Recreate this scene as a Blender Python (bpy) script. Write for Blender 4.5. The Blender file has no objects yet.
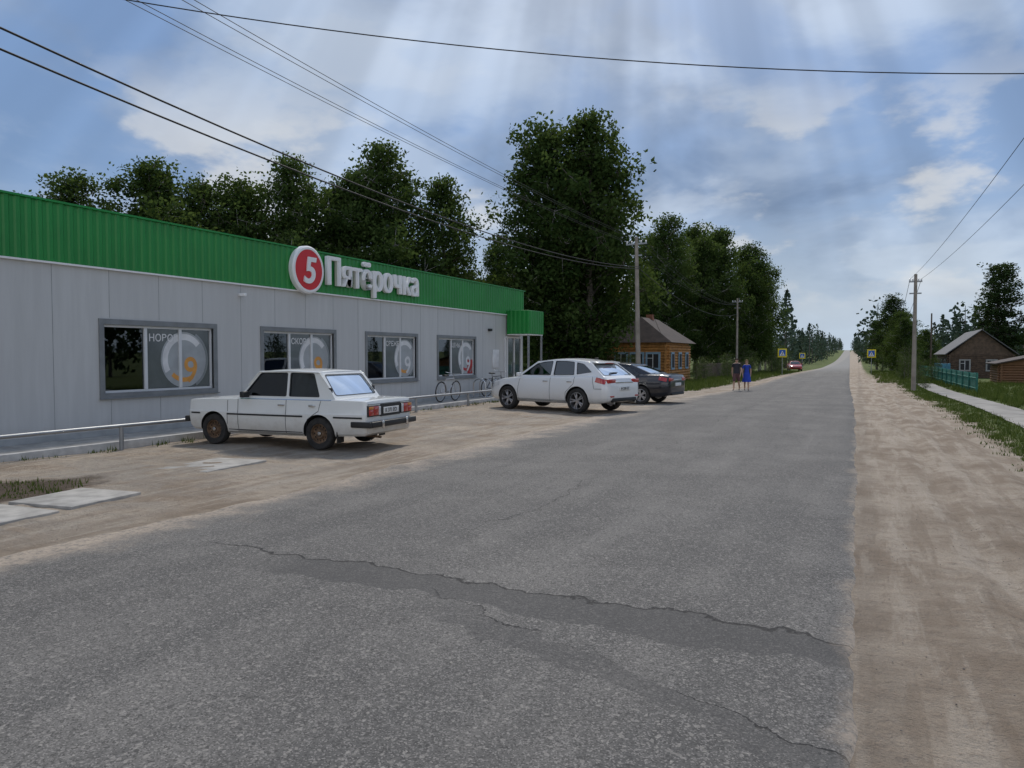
import bpy, bmesh, math, random
import numpy as np
from mathutils import Vector, Matrix, noise as mnoise
random.seed(3)
R=math.radians
scene=bpy.context.scene
COL=scene.collection

# ---------------------------------------------------------------- helpers
def sstep(t):
    t=max(0.0,min(1.0,t)); return t*t*(3-2*t)
def gz(x,y):
    z=-.30*sstep((y-22)/30)-.8*sstep((y-60)/140)+9.5*sstep((y-250)/900)
    z+=-.35*sstep((x-5)/3)
    return z
def rshift(y): return -.0098*y*sstep(y/60)

def link(o,parent=None):
    COL.objects.link(o)
    if parent is not None: o.parent=parent
    return o
def empty(name,loc=(0,0,0),rot=0,scale=1):
    e=bpy.data.objects.new(name,None); e.empty_display_size=.2
    e.location=loc; e.rotation_euler=(0,0,rot)
    e.scale=(scale,)*3 if not isinstance(scale,tuple) else scale
    return link(e)
def mesh_obj(name,verts,faces,mat=None,parent=None,smooth=False,sharp=None):
    me=bpy.data.meshes.new(name); me.from_pydata([tuple(v) for v in verts],[],faces)
    me.update()
    if mat: me.materials.append(mat)
    if smooth:
        for p in me.polygons: p.use_smooth=True
        if sharp: me.set_sharp_from_angle(angle=R(sharp))
    o=bpy.data.objects.new(name,me); link(o,parent); return o
def bm_obj(name,bm,mat=None,parent=None,smooth=False,sharp=None):
    me=bpy.data.meshes.new(name); bm.to_mesh(me); bm.free()
    if mat: me.materials.append(mat)
    if smooth:
        for p in me.polygons: p.use_smooth=True
        if sharp: me.set_sharp_from_angle(angle=R(sharp))
    o=bpy.data.objects.new(name,me); link(o,parent); return o
def box(name,lo,hi,mat,parent=None,bevel=0,segs=2,rot=None,smooth=False):
    bm=bmesh.new(); bmesh.ops.create_cube(bm,size=1)
    s=[hi[i]-lo[i] for i in range(3)]; c=[(hi[i]+lo[i])/2 for i in range(3)]
    bmesh.ops.scale(bm,vec=s,verts=bm.verts)
    if bevel: bmesh.ops.bevel(bm,geom=bm.edges[:],offset=bevel,segments=segs,affect='EDGES',profile=.5)
    if rot is not None: bmesh.ops.rotate(bm,verts=bm.verts,cent=(0,0,0),matrix=rot)
    bmesh.ops.translate(bm,vec=c,verts=bm.verts)
    return bm_obj(name,bm,mat,parent,smooth=bool(bevel),sharp=40)
def tube(name,pts,r,mat,parent=None,cyc=False,res=3):
    cu=bpy.data.curves.new(name,'CURVE'); cu.dimensions='3D'; cu.bevel_depth=r; cu.bevel_resolution=res; cu.use_fill_caps=True
    sp=cu.splines.new('POLY'); sp.points.add(len(pts)-1)
    for i,p in enumerate(pts): sp.points[i].co=(p[0],p[1],p[2],1)
    sp.use_cyclic_u=cyc
    to=bpy.data.objects.new('tmp',cu); COL.objects.link(to)
    dg=bpy.context.evaluated_depsgraph_get()
    me=bpy.data.meshes.new_from_object(to.evaluated_get(dg)); me.name=name
    bpy.data.objects.remove(to); bpy.data.curves.remove(cu)
    me.materials.clear()
    if mat: me.materials.append(mat)
    for p in me.polygons: p.use_smooth=True
    o=bpy.data.objects.new(name,me); return link(o,parent)
def plate(name,outer,holes,th,mapf,mat,parent=None):
    cu=bpy.data.curves.new(name,'CURVE'); cu.dimensions='2D'; cu.fill_mode='BOTH'; cu.extrude=th/2
    for poly in [outer]+list(holes):
        sp=cu.splines.new('POLY'); sp.points.add(len(poly)-1)
        for i,p in enumerate(poly): sp.points[i].co=(p[0],p[1],0,1)
        sp.use_cyclic_u=True
    to=bpy.data.objects.new('tmp',cu); COL.objects.link(to)
    dg=bpy.context.evaluated_depsgraph_get()
    me=bpy.data.meshes.new_from_object(to.evaluated_get(dg)); me.name=name
    bpy.data.objects.remove(to); bpy.data.curves.remove(cu)
    for v in me.vertices: v.co=Vector(mapf(v.co.x,v.co.y,v.co.z))
    bm=bmesh.new(); bm.from_mesh(me); bmesh.ops.remove_doubles(bm,verts=bm.verts,dist=1e-5)
    bmesh.ops.recalc_face_normals(bm,faces=bm.faces); bm.to_mesh(me); bm.free()
    me.materials.clear(); me.materials.append(mat)
    o=bpy.data.objects.new(name,me); return link(o,parent)
def roundpoly(pts,r,n=4):
    out=[]; m=len(pts)
    for i in range(m):
        p=Vector(pts[i]); a=Vector(pts[i-1]); b=Vector(pts[(i+1)%m])
        da=(a-p); db=(b-p); k=min(r,da.length*.45,db.length*.45)
        s=p+da.normalized()*k; e=p+db.normalized()*k
        for j in range(n+1):
            t=j/n; q=s*(1-t)**2+p*2*t*(1-t)+e*t*t; out.append((q.x,q.y))
    return out
def lathe(name,prof,segs,mat,parent=None,axis='Y',sharp=35):
    vs=[];fs=[];n=len(prof)
    for i in range(segs):
        a=2*math.pi*i/segs
        for (r,h) in prof:
            if axis=='Y': vs.append((r*math.cos(a),h,r*math.sin(a)))
            elif axis=='Z': vs.append((r*math.cos(a),r*math.sin(a),h))
            else: vs.append((h,r*math.cos(a),r*math.sin(a)))
    for i in range(segs):
        j=(i+1)%segs
        for k in range(n-1): fs.append((i*n+k,i*n+k+1,j*n+k+1,j*n+k))
    bm=bmesh.new(); me=bpy.data.meshes.new(name); me.from_pydata(vs,[],fs); bm.from_mesh(me)
    bmesh.ops.remove_doubles(bm,verts=bm.verts,dist=1e-5)
    bmesh.ops.recalc_face_normals(bm,faces=bm.faces)
    return bm_obj(name,bm,mat,parent,smooth=True,sharp=sharp)
def join(objs,name,parent=None):
    me=bpy.data.meshes.new(name); bm=bmesh.new(); mats=[]
    for o in objs:
        m=o.data; idx=[]
        for mt in m.materials:
            if mt not in mats: mats.append(mt)
            idx.append(mats.index(mt))
        t=bmesh.new(); t.from_mesh(m); t.transform(o.matrix_basis)
        for f in t.faces: f.material_index=idx[f.material_index] if idx else 0
        tm=bpy.data.meshes.new('t'); t.to_mesh(tm); t.free(); bm.from_mesh(tm); bpy.data.meshes.remove(tm)
    bm.to_mesh(me); bm.free()
    for mt in mats: me.materials.append(mt)
    for o in objs: bpy.data.objects.remove(o)
    o=bpy.data.objects.new(name,me); return link(o,parent)

# ---------------------------------------------------------------- node helpers
def nd(nt,t,ins=None,**pr):
    n=nt.nodes.new(t)
    for k,v in pr.items(): setattr(n,k,v)
    if ins:
        for k,v in ins.items():
            s=n.inputs[k]
            if isinstance(v,bpy.types.NodeSocket): nt.links.new(v,s)
            else: s.default_value=v
    return n
def mth(nt,op,a,b=0.0,c=None,clamp=False):
    d={0:a,1:b}
    if c is not None: d[2]=c
    return nd(nt,'ShaderNodeMath',d,operation=op,use_clamp=clamp).outputs[0]
def mrg(nt,v,a,b,c=0.0,d=1.0,mode='SMOOTHSTEP'):
    return nd(nt,'ShaderNodeMapRange',{0:v,1:a,2:b,3:c,4:d},interpolation_type=mode).outputs[0]
def mixc(nt,f,a,b,blend='MIX'):
    def c4(x): return x if isinstance(x,bpy.types.NodeSocket) else (tuple(x)+(1,))[:4]
    return nd(nt,'ShaderNodeMix',{0:f,6:c4(a),7:c4(b)},data_type='RGBA',blend_type=blend).outputs[2]
def nz(nt,vec,scale,detail=4,rough=.55,dist=0):
    return nd(nt,'ShaderNodeTexNoise',{'Vector':vec,'Scale':scale,'Detail':detail,'Roughness':rough,'Distortion':dist}).outputs[0]
def newmat(name):
    m=bpy.data.materials.new(name); m.use_nodes=True; nt=m.node_tree
    b=nt.nodes['Principled BSDF']; return m,nt,b
def setc(nt,s,v):
    if isinstance(v,bpy.types.NodeSocket): nt.links.new(v,s)
    else: s.default_value=(tuple(v)+(1,))[:4]
def pmat(name,col,rough=.6,metal=0,var=.12,scale=3,coat=0,bump=0,bscale=20,spec=.5,emis=None):
    m,nt,b=newmat(name)
    tc=nd(nt,'ShaderNodeTexCoord').outputs['Object']
    n=nz(nt,tc,scale,4)
    c=mixc(nt,mrg(nt,n,.3,.7),[x*(1-var) for x in col],[min(1,x*(1+var)) for x in col])
    setc(nt,b.inputs['Base Color'],c)
    b.inputs['Roughness'].default_value=rough; b.inputs['Metallic'].default_value=metal
    b.inputs['Coat Weight'].default_value=coat; b.inputs['Coat Roughness'].default_value=.05
    b.inputs['Specular IOR Level'].default_value=spec
    if bump:
        bp=nd(nt,'ShaderNodeBump',{'Strength':bump,'Distance':.01,'Height':nz(nt,tc,bscale,4)})
        nt.links.new(bp.outputs[0],b.inputs['Normal'])
    return m
def carpaint(name,col,dirt=.5,dcol=(.33,.27,.2)):
    m,nt,b=newmat(name)
    tc=nd(nt,'ShaderNodeTexCoord').outputs['Object']
    sx=nd(nt,'ShaderNodeSeparateXYZ',{0:tc})
    n=nz(nt,tc,5,6,.65)
    low=mrg(nt,mth(nt,'ADD',sx.outputs[2],mth(nt,'MULTIPLY',n,.5)),.95,.35)
    f=mth(nt,'MULTIPLY',low,dirt)
    f=mth(nt,'ADD',f,mth(nt,'MULTIPLY',mrg(nt,n,.45,.8),dirt*.12),clamp=True)
    c=mixc(nt,f,col,dcol)
    setc(nt,b.inputs['Base Color'],c)
    nt.links.new(mrg(nt,f,0,.6,.22,.7),b.inputs['Roughness'])
    b.inputs['Coat Weight'].default_value=.6; b.inputs['Coat Roughness'].default_value=.08
    return m
def glassmat(name,tint=(.35,.4,.4),rough=.03):
    m=bpy.data.materials.new(name); m.use_nodes=True; nt=m.node_tree; nt.nodes.clear()
    out=nd(nt,'ShaderNodeOutputMaterial')
    tr=nd(nt,'ShaderNodeBsdfTransparent',{0:tuple(tint)+(1,)})
    gl=nd(nt,'ShaderNodeBsdfGlossy',{'Color':(.9,.95,1,1),'Roughness':rough})
    lw=nd(nt,'ShaderNodeFresnel',{0:1.6})
    f=mth(nt,'ADD',mth(nt,'MULTIPLY',lw.outputs[0],1.0),.04,clamp=True)
    mx=nd(nt,'ShaderNodeMixShader',{0:f,1:tr.outputs[0],2:gl.outputs[0]})
    nt.links.new(mx.outputs[0],out.inputs[0]); return m

# ---------------------------------------------------------------- materials
M={}
M['black']=pmat('black_plastic',(.02,.02,.02),.55)
M['rubber']=pmat('tyre_rubber',(.03,.028,.026),.85,var=.4,scale=9)
M['dark']=pmat('dark_interior',(.025,.025,.027),.8)
M['well']=pmat('wheel_well',(.012,.012,.012),.95)
M['seat']=pmat('seat_cloth',(.07,.06,.055),.9)
M['chrome']=pmat('chrome',(.6,.6,.6),.2,1)
M['alloy']=pmat('alloy_wheel',(.5,.5,.52),.3,.9)
M['rustwheel']=pmat('rusty_steel_wheel',(.16,.10,.06),.75,.2,var=.5,scale=14)
M['red']=pmat('red_lens',(.42,.02,.015),.15,coat=.8)
M['orange']=pmat('orange_lens',(.6,.2,.02),.2,coat=.8)
M['lens']=pmat('clear_lens',(.6,.6,.6),.1,coat=.8)
M['plate']=pmat('plate_white',(.7,.7,.68),.5)
M['glass']=glassmat('car_glass',(.24,.27,.26))
M['glass_dk']=glassmat('tinted_car_glass',(.05,.06,.06))
M['winglass']=glassmat('shop_glass',(.5,.55,.55),.01)
M['white']=pmat('white_sign',(.84,.84,.84),.45,var=.02)
M['steel']=pmat('galvanised_steel',(.32,.33,.34),.5,.6)
M['concrete']=pmat('concrete',(.36,.34,.31),.9,var=.22,scale=4,bump=.5,bscale=40)
M['pole']=pmat('concrete_pole',(.30,.26,.22),.9,var=.2,scale=2,bump=.3)
M['wood']=pmat('weathered_wood',(.12,.09,.065),.85,var=.3,scale=6)
M['wire']=pmat('cable_black',(.02,.02,.02),.7)
M['skin']=pmat('skin',(.50,.31,.22),.6)

# ---------------------------------------------------------------- camera
cam=bpy.data.cameras.new('camera'); co=bpy.data.objects.new('camera',cam); COL.objects.link(co)
co.location=(0,0,1.72); co.rotation_euler=(R(90-2.2),0,R(24.8))
cam.sensor_width=36; cam.lens=750/1024*36; cam.clip_end=9000; cam.clip_start=.05
scene.camera=co

# ---------------------------------------------------------------- light
AZ=-15; EL=50
S=Vector((math.cos(R(EL))*math.sin(R(AZ)),math.cos(R(EL))*math.cos(R(AZ)),math.sin(R(EL))))
sl=bpy.data.lights.new('sun','SUN'); sl.energy=2.5; sl.angle=R(7); sl.color=(1,.94,.85)
so=bpy.data.objects.new('sun',sl); COL.objects.link(so); so.rotation_euler=S.to_track_quat('Z','Y').to_euler()
w=bpy.data.worlds.new('World'); scene.world=w; w.use_nodes=True; nt=w.node_tree; nt.nodes.clear()
out=nd(nt,'ShaderNodeOutputWorld')
sky=nd(nt,'ShaderNodeTexSky',sky_type='NISHITA'); sky.sun_disc=False; sky.sun_elevation=R(EL); sky.sun_rotation=R(AZ)
sky.air_density=1.3; sky.dust_density=1.5
tc=nd(nt,'ShaderNodeTexCoord').outputs['Generated']
nrm=nd(nt,'ShaderNodeVectorMath',{0:tc},operation='NORMALIZE').outputs[0]
sp=nd(nt,'ShaderNodeSeparateXYZ',{0:nrm}); dz=mth(nt,'MAXIMUM',sp.outputs[2],0.0)
den=mth(nt,'ADD',dz,.28)
pv=nd(nt,'ShaderNodeCombineXYZ',{0:mth(nt,'DIVIDE',sp.outputs[0],den),1:mth(nt,'DIVIDE',sp.outputs[1],den),2:1.35})
pv=pv.outputs[0]
n1=nz(nt,pv,1.7,7,.54,.25)
n2=nz(nt,nd(nt,'ShaderNodeVectorMath',{0:pv,1:(5.3,2.1,1)},operation='ADD').outputs[0],2.0,5,.52,.3)
mask=mrg(nt,n1,.42,.57)
A=S.cross(Vector((0,0,1))).normalized(); B=S.cross(A).normalized()
da=nd(nt,'ShaderNodeVectorMath',{0:nrm,1:tuple(A)},operation='DOT_PRODUCT').outputs['Value']
db=nd(nt,'ShaderNodeVectorMath',{0:nrm,1:tuple(B)},operation='DOT_PRODUCT').outputs['Value']
ds=nd(nt,'ShaderNodeVectorMath',{0:nrm,1:tuple(S)},operation='DOT_PRODUCT').outputs['Value']
ang=mth(nt,'ARCTAN2',da,db)
rn=nd(nt,'ShaderNodeTexNoise',{'W':mth(nt,'ADD',mth(nt,'MULTIPLY',ang,3.2),2.0),'Scale':2.0,'Detail':2.5,'Roughness':.5},noise_dimensions='1D').outputs[0]
ray=mrg(nt,rn,.32,.70,.90,1.13)
glow=mrg(nt,ds,.80,.98,0,1)
rear_fill=mrg(nt,ds,-.4,.5,1.0,0.0)  # added fill: clouds away from the sun brightened to light the shaded wall
dark=mixc(nt,mrg(nt,n2,.38,.62),(.18,.26,.41),(.46,.56,.72))
dark=mixc(nt,mth(nt,'MULTIPLY',glow,.6),dark,(.88,.92,.97))
brt=mixc(nt,rear_fill,dark,(1.85,1.78,1.7))
edge=mth(nt,'MULTIPLY',mrg(nt,n1,.59,.66),.35)
brt=mixc(nt,edge,brt,(.68,.73,.79))
base=nd(nt,'ShaderNodeVectorMath',{0:sky.outputs[0],'Scale':.06},operation='SCALE').outputs[0]
base=mixc(nt,.6,base,(.18,.33,.64))
base=mixc(nt,mth(nt,'MULTIPLY',glow,.4),base,(.7,.8,.95))
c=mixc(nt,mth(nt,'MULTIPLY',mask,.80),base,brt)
c=nd(nt,'ShaderNodeVectorMath',{0:c,'Scale':ray},operation='SCALE').outputs[0]
hz=mrg(nt,dz,0,.22,.8,0,mode='SMOOTHSTEP')
c=mixc(nt,hz,c,(.55,.65,.75))
cn=nz(nt,nd(nt,'ShaderNodeVectorMath',{0:nrm,1:(1,1,2.2)},operation='MULTIPLY').outputs[0],5.0,6,.55)
band=mth(nt,'MULTIPLY',mrg(nt,dz,.03,.12),mrg(nt,dz,.36,.22))
c=mixc(nt,mth(nt,'MULTIPLY',mth(nt,'MULTIPLY',mrg(nt,cn,.52,.62),band),.55),c,(.80,.79,.76))
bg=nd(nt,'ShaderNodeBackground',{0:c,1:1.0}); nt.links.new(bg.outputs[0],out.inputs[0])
scene.view_settings.view_transform='Standard'; scene.view_settings.look='None'; scene.view_settings.exposure=0

# ---------------------------------------------------------------- ground
def axis_pts(segs):
    out=[]
    for a,b,s in segs:
        n=max(1,int(round((b-a)/s)))
        out+= [a+(b-a)*i/n for i in range(n)]
    out.append(segs[-1][1]); return out
xs=axis_pts([(-2600,-600,400),(-600,-100,100),(-100,-30,10),(-30,-13,1.5),(-13,-6,.22),(-6,-.4,.8),(-.4,3.2,.08),(3.2,8,.3),(8,20,1.5),(20,100,10),(100,600,100),(600,2600,400)])
ys=axis_pts([(-60,-5,6),(-5,1,.5),(1,14,.12),(14,30,.3),(30,60,1),(60,200,5),(200,1300,20),(1300,5000,300)])
vs=[];fs=[]
for y in ys:
    for x in xs:
        z=gz(x,y)
        if y<60 and ((x>-13 and x<-6.9) or (x>.25 and x<4)):
            k=min(1,abs(x-.25)/.5) if x>0 else min(1,(-6.9-x)/.5)
            z+=k*(.04*mnoise.noise(Vector((x*.9,y*.35,1)))+.024*mnoise.noise(Vector((x*4,y*3,5))))
            if x>0:
                # wheel ruts wandering along the shoulder
                for rx_,am in ((1.0,.035),(1.55,.03),(2.15,.022)):
                    cxr=rx_+.18*mnoise.noise(Vector((y*.12,rx_*5,0))); dd_=(x-cxr)/.13
                    z+=k*am*(-math.exp(-dd_*dd_)+.45*math.exp(-(abs(dd_)-1.6)**2*2))
        vs.append((x,y,z))
nx=len(xs)
for j in range(len(ys)-1):
    for i in range(nx-1):
        a=j*nx+i; fs.append((a,a+1,a+nx+1,a+nx))
m,nt,b=newmat('ground_sand_grass')
geo=nd(nt,'ShaderNodeNewGeometry'); pos=geo.outputs['Position']; sx=nd(nt,'ShaderNodeSeparateXYZ',{0:pos})
X,Y=sx.outputs[0],sx.outputs[1]
wob=mth(nt,'MULTIPLY',mth(nt,'SUBTRACT',nz(nt,pos,1.3,6,.65),.5),2.2)
g1=mrg(nt,mth(nt,'ADD',X,wob),2.45,2.95)
g2=mth(nt,'MULTIPLY',mrg(nt,mth(nt,'SUBTRACT',wob,X),8.0,8.7),mrg(nt,mth(nt,'ADD',Y,wob),38,41))
g2b=mth(nt,'MULTIPLY',mrg(nt,mth(nt,'SUBTRACT',wob,X),7.0,7.3),mrg(nt,Y,70,90))
g3=mrg(nt,X,-13.8,-14.6)
g4=mth(nt,'MULTIPLY',mrg(nt,mth(nt,'ADD',X,wob),.6,1.1),mrg(nt,Y,65,110))
gm=mth(nt,'MAXIMUM',mth(nt,'MAXIMUM',mth(nt,'MAXIMUM',g1,g4),g2),mth(nt,'MAXIMUM',g3,g2b))
str_=nd(nt,'ShaderNodeMapping',{0:pos,3:(1.0,.10,1)}).outputs[0]
big=nz(nt,pos,.8,6,.62); trk=nz(nt,str_,4.2,6,.62); fine=nz(nt,pos,55,5,.75); mid=nz(nt,pos,6,6,.7)
sand=mixc(nt,mrg(nt,big,.36,.64),(.33,.26,.195),(.52,.435,.345))
sand=mixc(nt,mth(nt,'MULTIPLY',mrg(nt,trk,.50,.60),.55),sand,(.60,.515,.42))
sand=mixc(nt,mth(nt,'MULTIPLY',mrg(nt,trk,.45,.36),.5),sand,(.29,.225,.165))
sand=mixc(nt,mth(nt,'MULTIPLY',mrg(nt,mid,.5,.68),.55),sand,(.29,.225,.17))
lotm=mth(nt,'MULTIPLY',mrg(nt,X,-6,-8),mrg(nt,nz(nt,pos,.9,6,.7,1),.40,.60))
sand=mixc(nt,mth(nt,'MULTIPLY',lotm,.55),sand,(.38,.35,.31))
vor=nd(nt,'ShaderNodeTexVoronoi',{'Vector':pos,'Scale':48}).outputs['Distance']
pebm=mth(nt,'MULTIPLY',mrg(nt,vor,.24,.1),mrg(nt,nz(nt,pos,2.2,3),.42,.6))
sand=mixc(nt,mth(nt,'MULTIPLY',pebm,.6),sand,(.22,.195,.17))
sand=mixc(nt,mth(nt,'MULTIPLY',mrg(nt,fine,.35,.7),.35),sand,(.26,.205,.155))
sand=mixc(nt,mth(nt,'MULTIPLY',mrg(nt,mth(nt,'ABSOLUTE',mth(nt,'SUBTRACT',mth(nt,'ADD',X,mth(nt,'MULTIPLY',wob,.3)),.08)),.22,.03),.3),sand,(.24,.20,.16))
dx=mth(nt,'ADD',X,9.75); dy=mth(nt,'SUBTRACT',Y,5.9)
dd=mth(nt,'SQRT',mth(nt,'ADD',mth(nt,'MULTIPLY',dx,dx),mth(nt,'MULTIPLY',mth(nt,'MULTIPLY',dy,dy),.8)))
sand=mixc(nt,mrg(nt,mth(nt,'ADD',dd,mth(nt,'MULTIPLY',wob,.6)),1.1,.75),sand,(.13,.10,.075))
gr=mixc(nt,mrg(nt,nz(nt,pos,1.6,7,.7),.35,.65),(.06,.095,.025),(.15,.17,.055))
gr=mixc(nt,mth(nt,'MULTIPLY',mrg(nt,nz(nt,pos,.35,5,.7),.5,.7),.5),gr,(.22,.20,.11))
setc(nt,b.inputs['Base Color'],mixc(nt,gm,sand,gr)); b.inputs['Roughness'].default_value=.95; b.inputs['Specular IOR Level'].default_value=.15
h=mth(nt,'ADD',mth(nt,'MULTIPLY',mid,1.3),mth(nt,'ADD',mth(nt,'MULTIPLY',fine,.4),mth(nt,'MULTIPLY',trk,1.4)))
bp=nd(nt,'ShaderNodeBump',{'Strength':1.0,'Distance':.07,'Height':h}); nt.links.new(bp.outputs[0],b.inputs['Normal'])
mesh_obj('ground',vs,fs,m,smooth=True)

# road
m,nt,b=newmat('asphalt')
geo=nd(nt,'ShaderNodeNewGeometry'); pos=geo.outputs['Position']; sx=nd(nt,'ShaderNodeSeparateXYZ',{0:pos}); X,Y=sx.outputs[0],sx.outputs[1]
v1=nd(nt,'ShaderNodeTexVoronoi',{'Vector':pos,'Scale':140}); v2=nd(nt,'ShaderNodeTexVoronoi',{'Vector':pos,'Scale':58})
spk=nd(nt,'ShaderNodeSeparateColor',{0:v1.outputs['Color']}).outputs[0]
spk2=nd(nt,'ShaderNodeSeparateColor',{0:v2.outputs['Color']}).outputs[1]
ln=nz(nt,nd(nt,'ShaderNodeMapping',{0:pos,3:(1,.07,1)}).outputs[0],1.3,5,.6); lg=nz(nt,pos,.7,7,.66)
c=mixc(nt,mrg(nt,lg,.34,.66),(.112,.106,.099),(.168,.158,.145))
c=mixc(nt,mth(nt,'MULTIPLY',mrg(nt,ln,.47,.62),.6),c,(.098,.094,.089))
c=mixc(nt,mth(nt,'MULTIPLY',mrg(nt,ln,.44,.32),.6),c,(.20,.188,.172))
c=mixc(nt,mth(nt,'MULTIPLY',mrg(nt,spk,.72,.95),.55),c,(.34,.315,.29))
c=mixc(nt,mth(nt,'MULTIPLY',mrg(nt,spk,.35,.05),.65),c,(.045,.043,.040))
c=mixc(nt,mth(nt,'MULTIPLY',mrg(nt,spk2,.88,1.0),.4),c,(.40,.37,.33))
c=mixc(nt,mth(nt,'MULTIPLY',mrg(nt,spk2,.12,.0),.55),c,(.05,.048,.045))
wn=mth(nt,'SUBTRACT',nz(nt,pos,1.3,6,.62),.5)
sl_=mth(nt,'SUBTRACT',mth(nt,'ADD',Y,mth(nt,'MULTIPLY',wn,.8)),mth(nt,'ADD',4.82,mth(nt,'MULTIPLY',X,-.03)))
xin=mrg(nt,X,-5.6,-4.9)
strip=mth(nt,'MULTIPLY',mth(nt,'MULTIPLY',mrg(nt,sl_,-.50,-.46),mrg(nt,sl_,.02,-.02)),mrg(nt,X,-4.6,-3.9))
s2=mth(nt,'SUBTRACT',mth(nt,'ADD',Y,mth(nt,'MULTIPLY',wn,.9)),mth(nt,'ADD',3.35,mth(nt,'MULTIPLY',X,-.42)))
strip2=mth(nt,'MULTIPLY',mth(nt,'MULTIPLY',mrg(nt,s2,-.28,-.22),mrg(nt,s2,.02,-.03)),mrg(nt,X,-2.9,-2.2))
c=mixc(nt,mth(nt,'MULTIPLY',mth(nt,'MAXIMUM',strip,mth(nt,'MULTIPLY',strip2,.7)),.6),c,(.072,.069,.067))
crk=mth(nt,'MULTIPLY',mrg(nt,mth(nt,'ABSOLUTE',sl_),.022,.007),xin)
crk2=mth(nt,'MULTIPLY',mrg(nt,mth(nt,'ABSOLUTE',s2),.014,.004),mth(nt,'MULTIPLY',mrg(nt,X,-2.9,-2.5),mrg(nt,nz(nt,pos,1.1,2),.42,.5)))
s3=mth(nt,'SUBTRACT',mth(nt,'ADD',X,mth(nt,'MULTIPLY',wn,.9)),-3.2)
crk3=mth(nt,'MULTIPLY',mrg(nt,mth(nt,'ABSOLUTE',s3),.012,.004),mth(nt,'MULTIPLY',mth(nt,'MULTIPLY',mrg(nt,Y,5.5,7),.7),mrg(nt,nz(nt,pos,.4,2),.48,.56)))
cr=mth(nt,'MAXIMUM',crk,mth(nt,'MAXIMUM',crk2,crk3))
c=mixc(nt,mth(nt,'MULTIPLY',cr,.8),c,(.025,.023,.022))
ef=mth(nt,'ADD',mrg(nt,mth(nt,'SUBTRACT',mth(nt,'MULTIPLY',wn,2.4),X),5.6,6.7),mth(nt,'MULTIPLY',mrg(nt,mth(nt,'ADD',mth(nt,'MULTIPLY',wn,.5),X),-.12,.05),.7),clamp=True)
ef=mth(nt,'MULTIPLY',ef,mrg(nt,nz(nt,pos,22,5,.7),.25,.62))
c=mixc(nt,ef,c,(.42,.345,.27))
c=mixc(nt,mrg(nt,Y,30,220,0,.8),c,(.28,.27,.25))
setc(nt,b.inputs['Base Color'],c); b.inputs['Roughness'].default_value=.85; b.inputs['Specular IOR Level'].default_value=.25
h=mth(nt,'SUBTRACT',mth(nt,'ADD',mth(nt,'MULTIPLY',spk,.5),mth(nt,'MULTIPLY',lg,.6)),mth(nt,'MULTIPLY',cr,2.5))
bp=nd(nt,'ShaderNodeBump',{'Strength':.6,'Distance':.006,'Height':h}); nt.links.new(bp.outputs[0],b.inputs['Normal'])
ry=axis_pts([(-60,0,4),(0,14,.07),(14,40,.25),(40,60,1),(60,200,5),(200,1300,20)])
vs=[];fs=[]
def nn(*a): return mnoise.noise(Vector(a))
for y in ry:
    a=-6.45-.15*sstep((y-8)/10)+1.0*sstep((y-25)/35)+ .22*nn(y*.35,1,0)+.10*nn(y*2.1,2,0)+.03*nn(y*8,3,0)+rshift(y)
    bb=0.0+.05*nn(y*.4,7,0)+.035*nn(y*2.3,8,0)+.02*nn(y*9,9,0)+rshift(y)
    row=[(a-.08,-.03),(a,.014),(a+.5,.03),((a+bb)*.5,.05),(bb-.4,.03),(bb-.02,.018),(bb+.03,-.03)]
    for x,dz_ in row: vs.append((x,y,gz(x,y)+dz_))
for j in range(len(ry)-1):
    for i in range(6):
        q=j*7+i; fs.append((q,q+1,q+8,q+7))
mesh_obj('road',vs,fs,m,smooth=True)
m=pmat('footpath_gravel',(.30,.28,.25),.95,var=.25,scale=1.2,bump=.4)
vs=[];fs=[];py=axis_pts([(2,60,.5)])
for y in py:
    off=.25*sstep((30-y)/20); e=.06*nn(y*.8,4,4)
    for x in (3.6-off+e,4.15-off,4.75-off-e): vs.append((x,y,gz(x,y)+.03 +(.02 if x==4.15-off else 0)))
for j in range(len(py)-1):
    for i in range(2): q=j*3+i; fs.append((q,q+1,q+4,q+3))
mesh_obj('footpath',vs,fs,m,smooth=True)
for (cx,cy,sx_,sy_,rz,up) in [(-8.45,5.9,.95,1.0,.12,.002),(-8.35,4.75,1.0,1.05,.05,.0),(-9.2,8.7,1.0,1.3,.05,-.024)]:
    o=box('concrete_slab',(-sx_/2,-sy_/2,-.08),(sx_/2,sy_/2,.032),M['concrete'],None,.012)
    o.location=(cx,cy,up); o.rotation_euler=(R(random.uniform(-.7,.7)),R(random.uniform(-.7,.7)),rz)

# ---------------------------------------------------------------- shop
FX=-13.7
shop=empty('supermarket_building')
m,nt,b=newmat('grey_sandwich_panel')
tc=nd(nt,'ShaderNodeNewGeometry').outputs['Position']; s_=nd(nt,'ShaderNodeSeparateXYZ',{0:tc})
drip=nz(nt,nd(nt,'ShaderNodeMapping',{0:tc,3:(1,6,.5)}).outputs[0],1.2,5,.6)
c=mixc(nt,mrg(nt,drip,.35,.7),(.515,.515,.505),(.565,.565,.555))
pid=nd(nt,'ShaderNodeTexWhiteNoise',{'W':mth(nt,'FLOOR',mth(nt,'DIVIDE',mth(nt,'ADD',s_.outputs[1],5.0),1.18))},noise_dimensions='1D').outputs[0]
c=mixc(nt,mth(nt,'MULTIPLY',pid,.4),c,(.48,.48,.475))
c=mixc(nt,mth(nt,'MULTIPLY',mrg(nt,mth(nt,'ADD',s_.outputs[2],mth(nt,'MULTIPLY',nz(nt,tc,3,5),.5)),.75,.15),.5),c,(.35,.305,.26))
setc(nt,b.inputs['Base Color'],c); b.inputs['Roughness'].default_value=.5
PAN=m
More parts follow.
